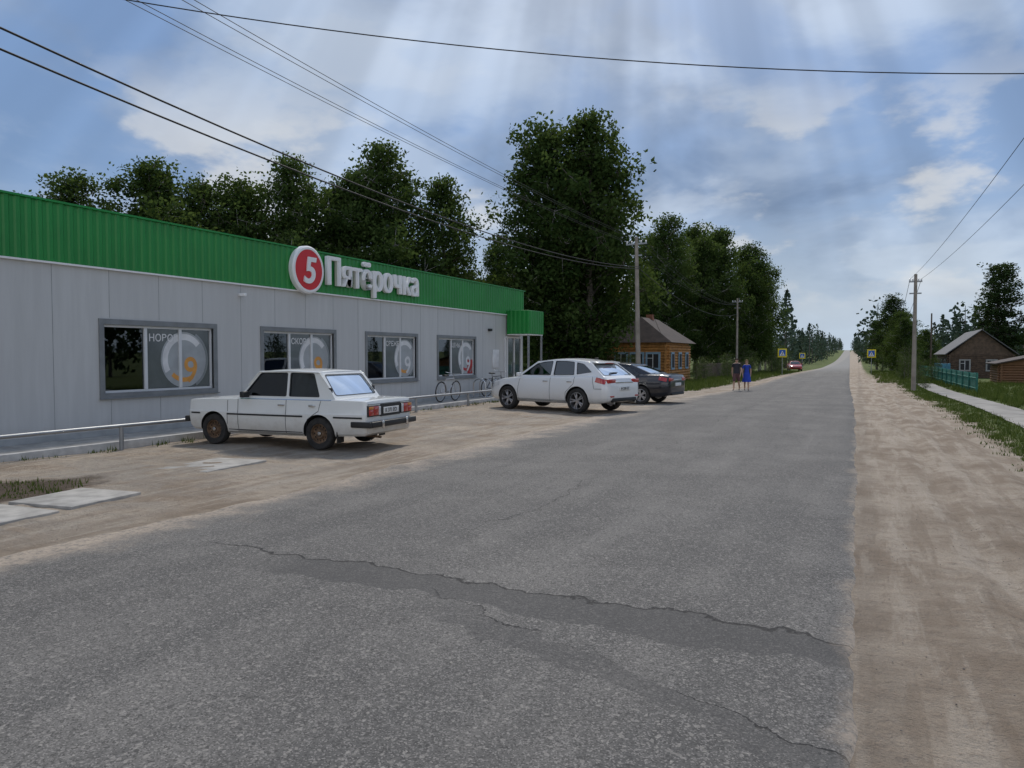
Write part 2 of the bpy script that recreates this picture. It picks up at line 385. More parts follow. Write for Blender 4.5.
wins=[10.2,14.63,19.05,23.35]; WW=2.8; WZ0,WZ1=.95,2.34
Y0,Y1=-6.0,30.8
outer=[(Y0,.0),(Y1,.0),(Y1,3.5),(Y0,3.5)]
holes=[[(a,WZ0),(a+WW,WZ0),(a+WW,WZ1),(a,WZ1)] for a in wins]
plate('wall_front',outer,holes,.12,lambda a,b_,c_:(FX-.06+c_,a,b_),PAN,shop)
box('wall_end',(-27,Y1-.12,0),(FX-.125,Y1-.002,3.5),PAN,shop)
box('wall_near_end',(-27,Y0,0),(FX-.125,Y0+.12,3.5),PAN,shop)
box('wall_back',(-27.12,Y0,0),(-27.002,Y1,3.5),PAN,shop)
box('roof',(-27,Y0+.01,3.9),(FX-.19,Y1-.13,4.0),M['steel'],shop)
seam=pmat('panel_seam',(.30,.31,.31),.7)
segs=[]
yy=Y0+1.0
while yy<Y1:
    hit=[a for a in wins if a-.05<yy<a+WW+.05]
    if hit:
        segs.append(box('s',(FX-.001,yy-.006,.02),(FX+.002,yy+.006,WZ0-.13),seam)); segs.append(box('s',(FX-.001,yy-.006,WZ1+.13),(FX+.002,yy+.006,3.42),seam))
    else: segs.append(box('s',(FX-.001,yy-.006,.02),(FX+.002,yy+.006,3.42),seam))
    yy+=1.18
join(segs,'panel_seams',shop)
M['green']=pmat('green_corrugated',(.012,.225,.038),.42,.0,var=.1,scale=.8)
M['green2']=pmat('green_trim',(.01,.24,.04),.4,var=.05)
def corrug(name,p0,p1,nrm_,z0,z1,parent,per=.2,dep=.028):
    p0=Vector(p0);p1=Vector(p1);L=(p1-p0).length;d=(p1-p0)/L;n=Vector(nrm_)
    brk=[];s=0
    while s<L:
        for o_,h_ in ((0,0),(.35,0),(.5,1),(.85,1)):
            t=s+o_*per
            if t<L: brk.append((t,h_))
        s+=per
    brk.append((L,0)); vs=[];fs=[]
    for t,h_ in brk:
        q=p0+d*t+n*(h_*dep)
        vs+= [(q.x,q.y,z0),(q.x,q.y,z1)]
    for i in range(len(brk)-1): fs.append((2*i,2*i+2,2*i+3,2*i+1))
    return mesh_obj(name,vs,fs,M['green'],parent)
corrug('fascia',(FX+.03,Y0,0),(FX+.03,Y1+.03,0),(1,0,0),3.46,4.56,shop)
corrug('fascia_end',(FX+.03,Y1+.03,0),(-27.1,Y1+.03,0),(0,1,0),3.46,4.56,shop)
box('fascia_cap',(FX-.2,Y0,4.562),(FX+.09,Y1+.09,4.60),M['green2'],shop)
box('fascia_back',(FX-.18,Y0,3.52),(FX+.025,Y1,4.558),M['green2'],shop)
box('fascia_drip',(FX+.003,Y0,3.425),(FX+.075,Y1+.06,3.458),M['white'],shop)
box('base_flashing',(FX+.002,Y0,.0),(FX+.03,28.7,.22),pmat('base_flashing',(.36,.37,.37),.6),shop)
frm=pmat('grey_window_flashing',(.20,.21,.215),.5); wfr=pmat('white_pvc',(.66,.67,.68),.4,var=.04)
orange=pmat('poster_orange',(.66,.30,.06),.5); pgrey=pmat('poster_grey',(.36,.38,.39),.4,var=.1); pw=pmat('poster_white',(.68,.68,.68),.5)
pbase=pmat('poster_base',(.10,.115,.12),.25,coat=.6); pbase2=pmat('poster_mid',(.22,.24,.25),.3,coat=.6)
pred=pmat('poster_red',(.4,.03,.03),.6)
def ring(name,cy,cz,r0,r1,x,mat,parent,a0=0,a1=360,n=40,ylo=-99,yhi=99,zlo=-99,zhi=99):
    vs=[];fs=[]
    for i in range(n+1):
        a=R(a0+(a1-a0)*i/n)
        for r in (r0,r1): vs.append((x,max(ylo,min(yhi,cy+r*math.cos(a))),max(zlo,min(zhi,cz+r*math.sin(a)))))
    for i in range(n): fs.append((2*i,2*i+2,2*i+3,2*i+1))
    return mesh_obj(name,vs,fs,mat,parent)
def text(name,s,size,ext,loc,mat,parent,offs=0,sx_=1,rot=(90,0,90),shear=0,align='LEFT',sp_=1.0):
    cu=bpy.data.curves.new(name,'FONT'); cu.body=s; cu.size=size; cu.extrude=ext; cu.offset=offs; cu.shear=shear; cu.align_x=align; cu.space_character=sp_
    to=bpy.data.objects.new('t',cu); COL.objects.link(to)
    dg=bpy.context.evaluated_depsgraph_get(); me=bpy.data.meshes.new_from_object(to.evaluated_get(dg)); me.name=name
    bpy.data.objects.remove(to); me.materials.clear(); me.materials.append(mat)
    o=bpy.data.objects.new(name,me); o.location=loc; o.rotation_euler=[R(q) for q in rot]; o.scale=(sx_,1,1)
    return link(o,parent)
for k,a in enumerate(wins):
    win=empty('window'); win.parent=shop
    e=a+WW; t=.10
    fr=[box('f',(FX-.10,a-.11,WZ0-.11),(FX+.025,e+.11,WZ0+.0),frm),box('f',(FX-.10,a-.11,WZ1),(FX+.025,e+.11,WZ1+.11),frm),
        box('f',(FX-.10,a-.11,WZ0+.001),(FX+.024,a,WZ1-.001),frm),box('f',(FX-.10,e,WZ0+.001),(FX+.024,e+.11,WZ1-.001),frm)]
    join(fr,'flashing',win)
    cs=[a+.002,a+WW*.36,a+WW*.68,e-.002]; x0,x1=FX-.10,FX-.045; w_=.05
    fr=[box('f',(x0,a+.002,WZ0+.002),(x1,e-.002,WZ0+w_),wfr),box('f',(x0,a+.002,WZ1-w_),(x1,e-.002,WZ1-.002),wfr)]
    for i,c_ in enumerate(cs):
        lo=c_ if i==0 else (c_-w_ if i==3 else c_-w_/2-.01); hi=c_+w_ if i==0 else (c_ if i==3 else c_+w_/2+.01)
        fr.append(box('f',(x0+.001,lo,WZ0+w_+.001),(x1-.001+(0.01 if 0<i<3 else 0),hi,WZ1-w_-.001),wfr))
    join(fr,'frame',win)
    mesh_obj('glass',[(FX-.075,a,WZ0),(FX-.075,e,WZ0),(FX-.075,e,WZ1),(FX-.075,a,WZ1)],[(0,1,2,3)],M['winglass'],win)
    box('sill',(FX+.026,a-.13,WZ0-.115),(FX+.07,e+.13,WZ0-.095),frm,win)
    box('interior_back',(FX-1.3,a-.6,.4),(FX-1.25,e+.6,3.0),M['dark'],win)
    box('interior_floor',(FX-1.24,a-.6,.4),(FX-.13,e+.6,.45),M['dark'],win)
    px=FX-.070; pc=cs[2]; lo_,hi_=cs[1]+.06,e-.06; zl,zh=WZ0+.06,WZ1-.06
    mesh_obj('poster_board',[(px-.002,lo_,zl),(px-.002,hi_,zl),(px-.002,hi_,zh),(px-.002,lo_,zh)],[(0,1,2,3)],pbase,win)
    cyy=pc+.12 if k<2 else pc+.30
    ring('poster_disc',cyy,1.62,.0,.62,px,pgrey,win,ylo=lo_,yhi=hi_,zlo=zl,zhi=zh)
    ring('poster_swoosh',cyy,1.62,.44,.58,px+.002,pw,win,40,210)
    ring('poster_arc',cyy,1.62,.62,.68,px+.002,pbase2,win,-60,60,ylo=lo_,yhi=hi_,zlo=zl,zhi=zh)
    ring('poster_accent',cyy,1.62,.40,.50,px+.0025,orange if k<3 else pred,win,225,300)
    text('poster_figure','9',.80,.0,(px+.003,cyy-.02,1.12),orange if k<2 else pw,win,offs=.01)
    text('poster_caption',('НОВОЕ','СКОРО','СВЕЖЕЕ','ЦЕНЫ')[k],.22,.0,(px+.003,lo_+.03,2.02),pw,win,offs=.003)
    if k==3: mesh_obj('poster_strip',[(px+.001,cs[2]+.42,zl),(px+.001,hi_,zl),(px+.001,hi_,WZ0+.6),(px+.001,cs[2]+.42,WZ0+.6)],[(0,1,2,3)],pred,win)
# sign: bold letters built from staggered layers, every layer 5 mm proud of the last
sign=empty('shop_sign')
for i,(dy_,dz_) in enumerate(((-.036,-.006),(-.018,.010),(0,-.010),(.018,.010),(.036,0))):
    text('lettering',u'Пятёрочка',1.08,.045,(FX+.15+.005*i,16.9+dy_,3.70+dz_),M['white'],sign,offs=0,sx_=.845,sp_=1.03)
cy,cz=16.15,4.02
lathe('disc_rim',[(0,.02),(.62,.02),(.64,.04),(.64,.16),(.60,.19),(.55,.19),(.53,.17),(0,.17)],56,M['white'],sign,axis='X').location=(FX+.03,cy,cz)
lathe('disc_red',[(.0,.0),(.54,.0),(.54,.012),(0,.02)],56,pmat('sign_red',(.62,.012,.02),.4,var=.04),sign,axis='X').location=(FX+.203,cy,cz)
text('disc_figure','5',.98,.02,(FX+.235,cy-.27,cz-.345),M['white'],sign,offs=.02,shear=.18)
for dy_ in np.arange(0,4.6,.6): box('bracket',(FX+.04,17.1+dy_,3.8),(FX+.10,17.13+dy_,3.84),M['steel'],sign)
# entrance
ent=empty('shop_entrance'); CX=-12.6
box('canopy',(FX+.065,29.0,2.62),(CX,30.55,3.62),M['green2'],ent,.01)
corrug('canopy_front',(CX+.004,29.0,0),(CX+.004,30.55,0),(1,0,0),2.64,3.60,ent)
corrug('canopy_side',(FX+.1,28.995,0),(CX,28.995,0),(0,-1,0),2.64,3.60,ent)
box('canopy_soffit',(FX+.07,29.02,2.58),(CX-.02,30.53,2.617),M['white'],ent)
box('post',(CX-.1,29.03,.0),(CX-.03,29.10,2.58),M['steel'],ent); box('post_2',(CX-.1,30.43,.0),(CX-.03,30.50,2.58),M['steel'],ent)
for y_ in (28.85,29.05,29.75,30.45): box('door_frame',(FX+.004,y_,.1),(FX+.06,y_+.07,2.45),wfr,ent)
box('door_head',(FX+.004,28.85,2.451),(FX+.06,30.52,2.52),wfr,ent); box('door_kick',(FX+.004,29.125,.1),(FX+.05,29.748,.35),wfr,ent)
box('door_kick_2',(FX+.004,29.825,.1),(FX+.05,30.448,.35),wfr,ent)
box('door_glass',(FX+.003,29.13,.351),(FX+.02,30.44,2.45),pmat('door_glass_dark',(.06,.08,.09),.05,coat=1),ent)
box('notice_board',(FX+.004,27.7,1.2),(FX+.03,28.3,1.95),pw,ent,.005)
box('door_handle',(FX+.07,29.7,.9),(FX+.09,29.73,1.4),M['chrome'],ent)
box('wall_lamp',(FX+.004,27.3,2.7),(FX+.12,27.5,2.8),M['black'],ent,.01)
box('cctv_camera',(FX+.004,13.8,3.15),(FX+.2,13.88,3.22),M['white'],shop,.01)
box('pavement',(FX+.032,-6,-.1),(-12.48,31.5,.11),M['concrete'],None,.01)
box('kerb',(-12.478,-6,-.1),(-12.36,31.5,.13),pmat('kerb_concrete',(.50,.49,.47),.85,var=.15,scale=5,bump=.3),None,.012)
rail=empty('guard_rail')
tube('rail',[(-12.2,y,.43+.004*math.sin(y)) for y in np.arange(-5,27.4,.8)],.035,M['steel'],rail)
for y in np.arange(-4.0,27,3.35): tube('post',[(-12.2,y,-.1),(-12.2,y,.42)],.04,M['steel'],rail)

# ---------------------------------------------------------------- vehicles
def build_car(name,P,loc,rot,paint):
    car=empty(name,loc,rot)
    st=P['st']; SX=[s[0] for s in st]
    def at(x,k): return float(np.interp(x,SX,[s[k] for s in st]))
    prof=P['prof']; TT=[p[0] for p in prof]; KK=[p[1] for p in prof]
    def ysurf(x,z):
        zb,zt,hw=at(x,1),at(x,2),at(x,3); t=max(0,min(1,(z-zb)/(zt-zb)))
        return hw*float(np.interp(t,TT,KK))
    xsn=sorted(set([round(v,4) for v in list(np.arange(SX[0],SX[-1],.06))+SX]))
    crown=P.get('crown',.02); rings=[]
    for x in xsn:
        zb,zt,hw=at(x,1),at(x,2),at(x,3)
        half=[(0,zb),(.7*hw,zb)]+[(k*hw,zb+t*(zt-zb)) for t,k in prof]+[(KK[-1]*hw*.6,zt+crown*.8),(0,zt+crown)]
        rings.append([(x,y,z) for y,z in half]+[(x,-y,z) for y,z in half[-2:0:-1]])
    n=len(rings[0]); vs=[v for r in rings for v in r]; fs=[]
    for i in range(len(rings)-1):
        for k in range(n):
            k2=(k+1)%n; fs.append((i*n+k,i*n+k2,(i+1)*n+k2,(i+1)*n+k))
    fs.append(tuple(range(n-1,-1,-1))); fs.append(tuple((len(rings)-1)*n+k for k in range(n)))
    body=mesh_obj('body',vs,fs,paint,car)
    bm=bmesh.new(); bm.from_mesh(body.data); bmesh.ops.recalc_face_normals(bm,faces=bm.faces); bm.to_mesh(body.data); bm.free()
    body.data.materials.append(M['well'])
    wr=P['wr']; hwm=max(s[3] for s in st)
    cvs=[];cfs=[]
    for ax in (P['fx'],P['rx']):
        for sgn in (1,-1):
            b0=len(cvs); ns=36; rr=wr+P.get('gap',.055)
            for i in range(ns):
                a=2*math.pi*i/ns
                for yv in (.50*hwm*sgn,1.3*hwm*sgn): cvs.append((ax+rr*math.cos(a),yv,wr+.01+rr*math.sin(a)))
            for i in range(ns):
                j=(i+1)%ns; cfs.append((b0+2*i,b0+2*i+1,b0+2*j+1,b0+2*j))
            cfs.append(tuple(b0+2*i for i in range(ns))); cfs.append(tuple(b0+2*i+1 for i in range(ns)))
    cut=mesh_obj('cut',cvs,cfs,M['well'])
    bm=bmesh.new(); bm.from_mesh(cut.data); bmesh.ops.recalc_face_normals(bm,faces=bm.faces); bm.to_mesh(cut.data); bm.free()
    md=body.modifiers.new('b','BOOLEAN'); md.object=cut; md.operation='DIFFERENCE'; md.solver='EXACT'
    try: md.material_mode='TRANSFER'
    except Exception: pass
    body.parent=None
    dg=bpy.context.evaluated_depsgraph_get(); me=bpy.data.meshes.new_from_object(body.evaluated_get(dg))
    body.modifiers.clear(); body.data=me; body.parent=car
    bpy.data.objects.remove(cut)
    for p in me.polygons: p.use_smooth=True
    me.set_sharp_from_angle(angle=R(P.get('sharp',28)))
    def ribbon(nm,pts,wd,mat,off=.004,sides=(1,-1)):
        dense=[]
        for i in range(len(pts)-1):
            a=Vector(pts[i]);b_=Vector(pts[i+1]);m_=max(1,int((b_-a).length/.06))
            dense+=[a.lerp(b_,t/m_) for t in range(m_)]
        dense.append(Vector(pts[-1])); vs=[];fs=[]
        for sgn in sides:
            b0=len(vs)
            for i,p in enumerate(dense):
                tn=(dense[min(i+1,len(dense)-1)]-dense[max(i-1,0)]).normalized(); q=Vector((-tn.y,tn.x))*wd/2
                for s2 in (p+q,p-q): vs.append((s2.x,sgn*(ysurf(s2.x,s2.y)+off),s2.y))
            for i in range(len(dense)-1):
                f=(b0+2*i,b0+2*i+1,b0+2*i+3,b0+2*i+2); fs.append(f if sgn<0 else f[::-1])
        return mesh_obj(nm,vs,fs,mat,car)
    G=P['gh']; xf,xft,xrt,xr=G['xf'],G['xft'],G['xrt'],G['xr']; zr0,zr1,arc=G['zr0'],G['zr1'],G['arc']
    wb,wr_=G['wb'],G['wr']
    def zroof(x):
        s=(x-xft)/(xrt-xft); return zr0+(zr1-zr0)*s+arc*4*s*(1-s)
    zbm=at((xf+xr)/2,2); zrm=(zr0+zr1)/2
    def tap(x): return 1-G.get('taper',.06)*max(0,abs(x-(xft+xrt)/2)-.6)**2
    def ygh(x,z):
        t=(z-zbm)/(zrm-zbm); return (wb+(wr_-wb)*t)*tap(x)
    ol=[(x,at(x,2)-.03) for x in np.linspace(xf,xr,16)]+[(x,zroof(x)-.012) for x in np.linspace(xrt,xft,14)]
    for sgn in (1,-1):
        plate('side_frame',ol,[roundpoly(q,.04) for q in P['wins']],.03,lambda a,b_,c_:(a,sgn*(ygh(a,b_)-.015+c_),b_),paint,car)
        for q in P['wins']:
            cxx=sum(p[0] for p in q)/len(q); czz=sum(p[1] for p in q)/len(q)
            qq=[(cxx+(p[0]-cxx)*1.05,czz+(p[1]-czz)*1.05) for p in q]
            plate('side_glass',qq,[],.004,lambda a,b_,c_:(a,sgn*(ygh(a,b_)-.018+c_),b_),M[P.get('sglass','glass')],car)
            rp=roundpoly(q,.04)
            vs=[];fs=[];nn_=len(rp)
            for i,p in enumerate(rp):
                for kk in (1.0,.955):
                    xx=cxx+(p[0]-cxx)*kk; zz=czz+(p[1]-czz)*kk; vs.append((xx,sgn*(ygh(xx,zz)+.003),zz))
            for i in range(nn_):
                j=(i+1)%nn_; f=(2*i,2*i+1,2*j+1,2*j); fs.append(f)
            mesh_obj('window_trim',vs,fs,M['black'],car)
    for nm,xb,xt,sg in (('windscreen',xf,xft,1),('rear_window',xr,xrt,-1)):
        zb_=at(xb,2)-.03; zt_=zroof(xt)-.012
        yb,yt=ygh(xb,zb_)-.006,ygh(xt,zt_)-.006
        nv=Vector((zt_-zb_,0,-(xt-xb))).normalized(); 
        if nv.x*sg<0: nv=-nv
        def mp(a,b_,c_,xb=xb,xt=xt,zb_=zb_,zt_=zt_,yb=yb,yt=yt,nv=nv):
            y=a*(yb+(yt-yb)*b_); bow=G.get('bow',.05)*(1-a*a)
            return (xb+(xt-xb)*b_+nv.x*(c_+bow*b_*(1-b_)*2)+sg*bow*.4*(1-b_)*(1-a*a),y,zb_+(zt_-zb_)*b_+nv.z*(c_+bow*b_*(1-b_)*2))
        e1=.92;lo_=.12 if sg>0 else G.get('rlo',.16);hi_=.93 if sg>0 else G.get('rhi',.88)
        def dens(q,n_=8):
            o_=[]
            for i in range(len(q)):
                a=Vector(q[i]);b2=Vector(q[(i+1)%len(q)])
                o_+=[tuple(a.lerp(b2,t/n_)) for t in range(n_)]
            return o_
        hole=roundpoly([(-e1,lo_),(e1,lo_),(e1,hi_),(-e1,hi_)],.09)
        plate(nm+'_frame',dens([(-1,0),(1,0),(1,1),(-1,1)]),[hole],.02,mp,paint,car)
        def grid(q0,q1,off,mat_,nmm):
            vs=[];fs=[]
            for i in range(9):
                for j in range(5):
                    vs.append(mp(-q0+2*q0*i/8,q1[0]+(q1[1]-q1[0])*j/4,off))
            for i in range(8):
                for j in range(4): fs.append((i*5+j,(i+1)*5+j,(i+1)*5+j+1,i*5+j+1))
            return mesh_obj(nmm,vs,fs,mat_,car,smooth=True)
        grid(e1+.03,(lo_-.03,hi_+.03),-.008,M[P.get('rglass' if sg<0 else 'fglass','glass')],nm)
        vs=[];fs=[];cz_=(lo_+hi_)/2
        for p in hole:
            vs.append(mp(p[0],p[1],.013)); vs.append(mp(p[0]*.955,cz_+(p[1]-cz_)*.93,.013))
        for i in range(len(hole)):
            j=(i+1)%len(hole); fs.append((2*i,2*i+1,2*j+1,2*j))
        mesh_obj(nm+'_rubber',vs,fs,M['black'],car)
    vs=[];fs=[];NX,NY=16,12
    for i in range(NX+1):
        x=xft+(xrt-xft)*i/NX; ex=.02 if i==0 else (-.02 if i==NX else 0); z=zroof(x)
        for j in range(NY+1):
            a=-1+2*j/NY; yy=a*(ygh(x,z)+.008); cz_=.045*(1-abs(a)**3) 
            cz_*=.55+.45*math.sin(math.pi*i/NX) if i not in (0,NX) else .4
            vs.append((x+ex,yy,z-.02+cz_))
    for i in range(NX):
        for j in range(NY):
            q=i*(NY+1)+j; fs.append((q,q+1,q+NY+2,q+NY+1))
    rf=mesh_obj('roof',vs,fs,paint,car,smooth=True)
    sm=rf.modifiers.new('s','SOLIDIFY'); sm.thickness=.022; sm.offset=-1 
    box('cabin_deck',(xr+.15,-wb*.9,zbm-.05),(xf-.25,wb*.9,zbm+.008),M['dark'],car)
    sc=[]
    for (sx0,wd) in ((.15,0),(-.75,1)):
        for s2 in (.36,-.36):
            sc.append(box('s',(sx0-.1,s2-.24,zbm-.3),(sx0+.02,s2+.24,zbm+.22),M['seat'],None,.04))
            if not wd: sc.append(box('s',(sx0-.1,s2-.12,zbm+.23),(sx0-.01,s2+.12,zbm+.38),M['seat'],None,.04))
    join(sc,'seats',car)
    tube('steering_wheel',[(xft+.15+.07*math.sin(a),.36+.18*math.cos(a),zbm+.05+.14*math.sin(a)) for a in np.linspace(0,2*math.pi,20)[:-1]],.013,M['black'],car,cyc=True)
    for ax in (P['fx'],P['rx']):
        for sgn in (1,-1):
            wh=empty('wheel'); wh.parent=car; wh.location=(ax,sgn*(P['track']/2),wr)
            if sgn<0: wh.rotation_euler=(0,0,math.pi)
            r=wr; tw=P.get('tw',.09); rim=P.get('rim',.64)*r
            lathe('tyre',[(rim,-tw),(r*.93,-tw),(r*.985,-tw*.75),(r,-tw*.4),(r,tw*.4),(r*.985,tw*.75),(r*.93,tw),(rim+.01,tw*1.02),(rim,tw*.8),(rim,-tw)],40,M['rubber'],wh)
            if P['wheel']=='steel':
                lathe('rim',[(rim,tw*.85),(rim*.94,tw*.85),(rim*.88,tw*.3),(rim*.6,tw*.25),(rim*.45,tw*.7),(rim*.28,tw*.7),(rim*.26,tw*.5),(0,tw*.5)],32,M['rustwheel'],wh)
                hs=[]
                for i in range(12):
                    a=2*math.pi*i/12; o=box('h',(-.014,-.003,-.012),(.014,.003,.012),M['well'],None,.003,1)
                    o.matrix_basis=Matrix.LocRotScale(Vector((rim*.73*math.cos(a),tw*.28+.003,rim*.73*math.sin(a))),Matrix.Rotation(-a,3,'Y'),None); hs.append(o)
                join(hs,'rim_holes',wh)
                lathe('hub',[(rim*.22,tw*.5),(rim*.2,tw*.85),(0,tw*.95)],16,M['chrome'],wh)
            else:
                lathe('rim',[(rim,tw*.9),(rim*.95,tw*.92),(rim*.9,tw*.5),(rim*.88,-tw*.2),(0,-tw*.2)],36,M['alloy'],wh)
                lathe('rim_back',[(rim*.87,-tw*.15),(0,-tw*.15)],30,M['well'],wh)
                sps=[]
                for i in range(10):
                    a=2*math.pi*(i//2)/5+(.17 if i%2 else -.17)
                    o=box('h',(rim*.12,-.012,-.02),(rim*.93,.012,.02),M['alloy'],None,.006,1)
                    o.matrix_basis=Matrix.Rotation(-a,4,'Y')@Matrix.Translation((0,tw*.55,0)); sps.append(o)
                join(sps,'spokes',wh)
                lathe('hub',[(rim*.24,tw*.4),(rim*.22,tw*.7),(0,tw*.75)],18,M['alloy'],wh)
    for sgn in (1,-1):
        mx=xf-.28; mz=at(mx,2)+.06
        box('mirror',(mx-.05,min(sgn*(wb+.04),sgn*(wb+.22)),mz-.045),(mx+.05,max(sgn*(wb+.04),sgn*(wb+.22)),mz+.07),P.get('mirmat',paint),car,.025,3)
    return car,ribbon,ysurf,at

# --- old boxy sedan
white1=carpaint('white_paint_old',(.78,.78,.75),.65)
P=dict(st=[(-2.04,.40,.84,.71),(-2.02,.32,.89,.765),(-1.96,.28,.905,.785),(-1.5,.26,.915,.805),(-1.0,.24,.915,.81),(0,.23,.91,.815),(.7,.23,.905,.81),(1.4,.25,.89,.80),(1.9,.28,.865,.78),(2.0,.34,.85,.77),(2.03,.40,.83,.75)],
 prof=[(0,.93),(.06,.965),(.3,1),(.60,1.0),(.64,.985),(.9,.97),(.98,.96),(1,.93)],wr=.295,fx=1.39,rx=-1.035,gap=.04,track=1.42,tw=.085,rim=.60,wheel='steel',sharp=22,
 gh=dict(xf=.84,xft=.37,xrt=-.98,xr=-1.37,zr0=1.42,zr1=1.415,arc=.012,wb=.745,wr=.655,taper=.015,bow=.025,rlo=.15,rhi=.9),
 wins=[[(.72,.95),(.345,1.38),(-.275,1.39),(-.29,.95)],[(-.345,.95),(-.33,1.39),(-.86,1.38),(-1.03,.95)]],mirmat=M['black'],crown=.012)
car,rib,ys_,at=build_car('parked_sedan',P,(-9.88,11.5,0.01),math.pi+.05,white1)
for pts in ([(.78,.30),(.80,.89)],[(-.32,.28),(-.32,.89)],[(-1.08,.89),(-1.03,.70),(-.80,.55),(-.76,.28)],[(.80,.28),(-.76,.28)],[(1.04,.40),(1.05,.86)]): rib('door_gap',pts,.010,M['dark'])
rib('side_moulding',[(1.95,.60),(1.72,.60)],.03,M['black'],.010); rib('side_moulding',[(1.05,.60),(-.70,.60)],.03,M['black'],.010); rib('side_moulding',[(-1.36,.60),(-1.95,.60)],.03,M['black'],.010)
rib('sill',[(1.03,.285),(-.68,.285)],.06,M['black'],.003)
rib('gutter',[(.75,.895),(-1.3,.90)],.012,M['chrome'],.006)
for x in (-.22,-.90): 
    for s in (1,-1): box('door_handle',(x-.07,s*.80-.02,.78),(x+.07,s*.80+.025,.812),M['chrome'],car,.008)
box('rear_bumper',(-2.15,-.76,.43),(-2.04,.76,.535),M['black'],car,.02); 
for s in (1,-1):
    box('bumper_end',(-2.14,s*.785-.03,.43),(-1.72,s*.785+.03,.535),M['black'],car,.02)
    box('vent_grille',(-1.27,s*.695-.01,1.02),(-1.17,s*.695+.012,1.12),M['black'],car,.004)
    box('taillight_housing',(-2.062,min(s*.36,s*.75),.62),(-2.02,max(s*.36,s*.75),.82),M['black'],car,.01)
    box('taillight_red',(-2.078,min(s*.44,s*.60),.64),(-2.05,max(s*.44,s*.60),.80),M['red'],car,.008)
    box('taillight_red_2',(-2.078,min(s*.605,s*.74),.64),(-2.051,max(s*.605,s*.74),.745),M['red'],car,.008)
    box('taillight_orange',(-2.078,min(s*.605,s*.74),.75),(-2.051,max(s*.605,s*.74),.80),M['orange'],car,.008)
    box('taillight_clear',(-2.078,min(s*.37,s*.435),.64),(-2.051,max(s*.37,s*.435),.80),M['lens'],car,.008)
    box('headlight',(2.0,min(s*.42,s*.72),.62),(2.05,max(s*.42,s*.72),.80),M['lens'],car,.01)
    box('mud_flap',(-1.43,s*.70-.12,.14),(-1.415,s*.70+.09,.34),M['rubber'],car)
    box('bumper_overrider',(-2.17,s*.42-.03,.41),(-2.14,s*.42+.03,.55),M['chrome'],car,.01)
    tube('roof_gutter',[(.60,s*.72,1.15),(.38,s*.675,1.395),(-.3,s*.67,1.415),(-.98,s*.675,1.392),(-1.2,s*.71,1.14)],.010,white1,car)
box('grille',(2.0,-.40,.62),(2.045,.40,.80),M['black'],car,.01)
box('front_bumper',(2.02,-.78,.42),(2.13,.78,.53),M['black'],car,.02)
box('rear_panel',(-2.057,-.34,.61),(-2.03,.34,.83),M['black'],car)
box('number_plate',(-2.075,-.26,.655),(-2.058,.26,.77),M['plate'],car,.004)
text('plate_text','K 371 EO',.10,.001,(-2.077,.22,.68),M['black'],car,offs=.002,rot=(90,0,-90))
box('boot_gap',(-2.046,-.72,.835),(-2.0,.72,.843),M['dark'],car)
tube('exhaust',[(-1.6,.38,.26),(-2.08,.38,.24)],.022,M['rustwheel'],car)
tube('axle',[(-1.035,-.66,.29),(-1.035,.66,.29)],.05,M['well'],car)

MP=[(0,.88),(.05,.94),(.18,.985),(.42,1.0),(.66,.99),(.70,.98),(.88,.955),(.96,.92),(1,.84)]
# --- white crossover
white2=carpaint('white_paint_pearl',(.80,.80,.79),.22)
P=dict(st=[(-2.40,.50,.80,.68),(-2.385,.44,.90,.76),(-2.34,.38,1.02,.83),(-2.2,.33,1.10,.89),(-1.9,.30,1.125,.93),(-1.0,.28,1.11,.95),(0,.27,1.08,.95),(.9,.27,1.05,.95),(1.3,.27,1.03,.945),(1.8,.28,.97,.92),(2.1,.30,.89,.87),(2.28,.33,.79,.78),(2.37,.38,.70,.66),(2.40,.43,.62,.55)],
 prof=MP,wr=.37,fx=1.445,rx=-1.33,gap=.05,track=1.66,tw=.12,rim=.68,wheel='alloy',
 gh=dict(xf=1.2,xft=.40,xrt=-1.62,xr=-2.24,zr0=1.535,zr1=1.515,arc=.075,wb=.835,wr=.645,taper=.035,bow=.09,rlo=.14,rhi=.86),
 wins=[[(.93,1.10),(.40,1.465),(.1,1.52),(-.22,1.545),(-.26,1.11)],[(-.36,1.115),(-.32,1.55),(-.75,1.545),(-1.05,1.52),(-1.16,1.13)],[(-1.24,1.145),(-1.14,1.51),(-1.42,1.46),(-1.78,1.22)]],rglass='glass_dk',sglass='glass_dk',sharp=35)
car,rib,ys_,at=build_car('parked_crossover',P,(-8.55,22.2,gz(-8,22)),R(162.5),white2)
for pts in ([(.98,.32),(1.0,.62),(.94,1.02)],[(-.30,.32),(-.30,1.06)],[(-1.22,1.08),(-1.2,.87),(-.92,.62),(-.90,.34)],[(.98,.33),(-.9,.33)],[(-2.2,.74),(-1.95,.74),(-1.86,1.09)]): rib('door_gap',pts,.012,M['dark'])
rib('sill',[(1.0,.32),(-.9,.32)],.09,M['black'],.004)
for x in (-.12,-1.05):
    for s in (1,-1): box('door_handle',(x-.09,s*(ys_(x,.93)+.012)-.015,.915),(x+.09,s*(ys_(x,.93)+.012)+.015,.945),M['chrome'],car,.008)
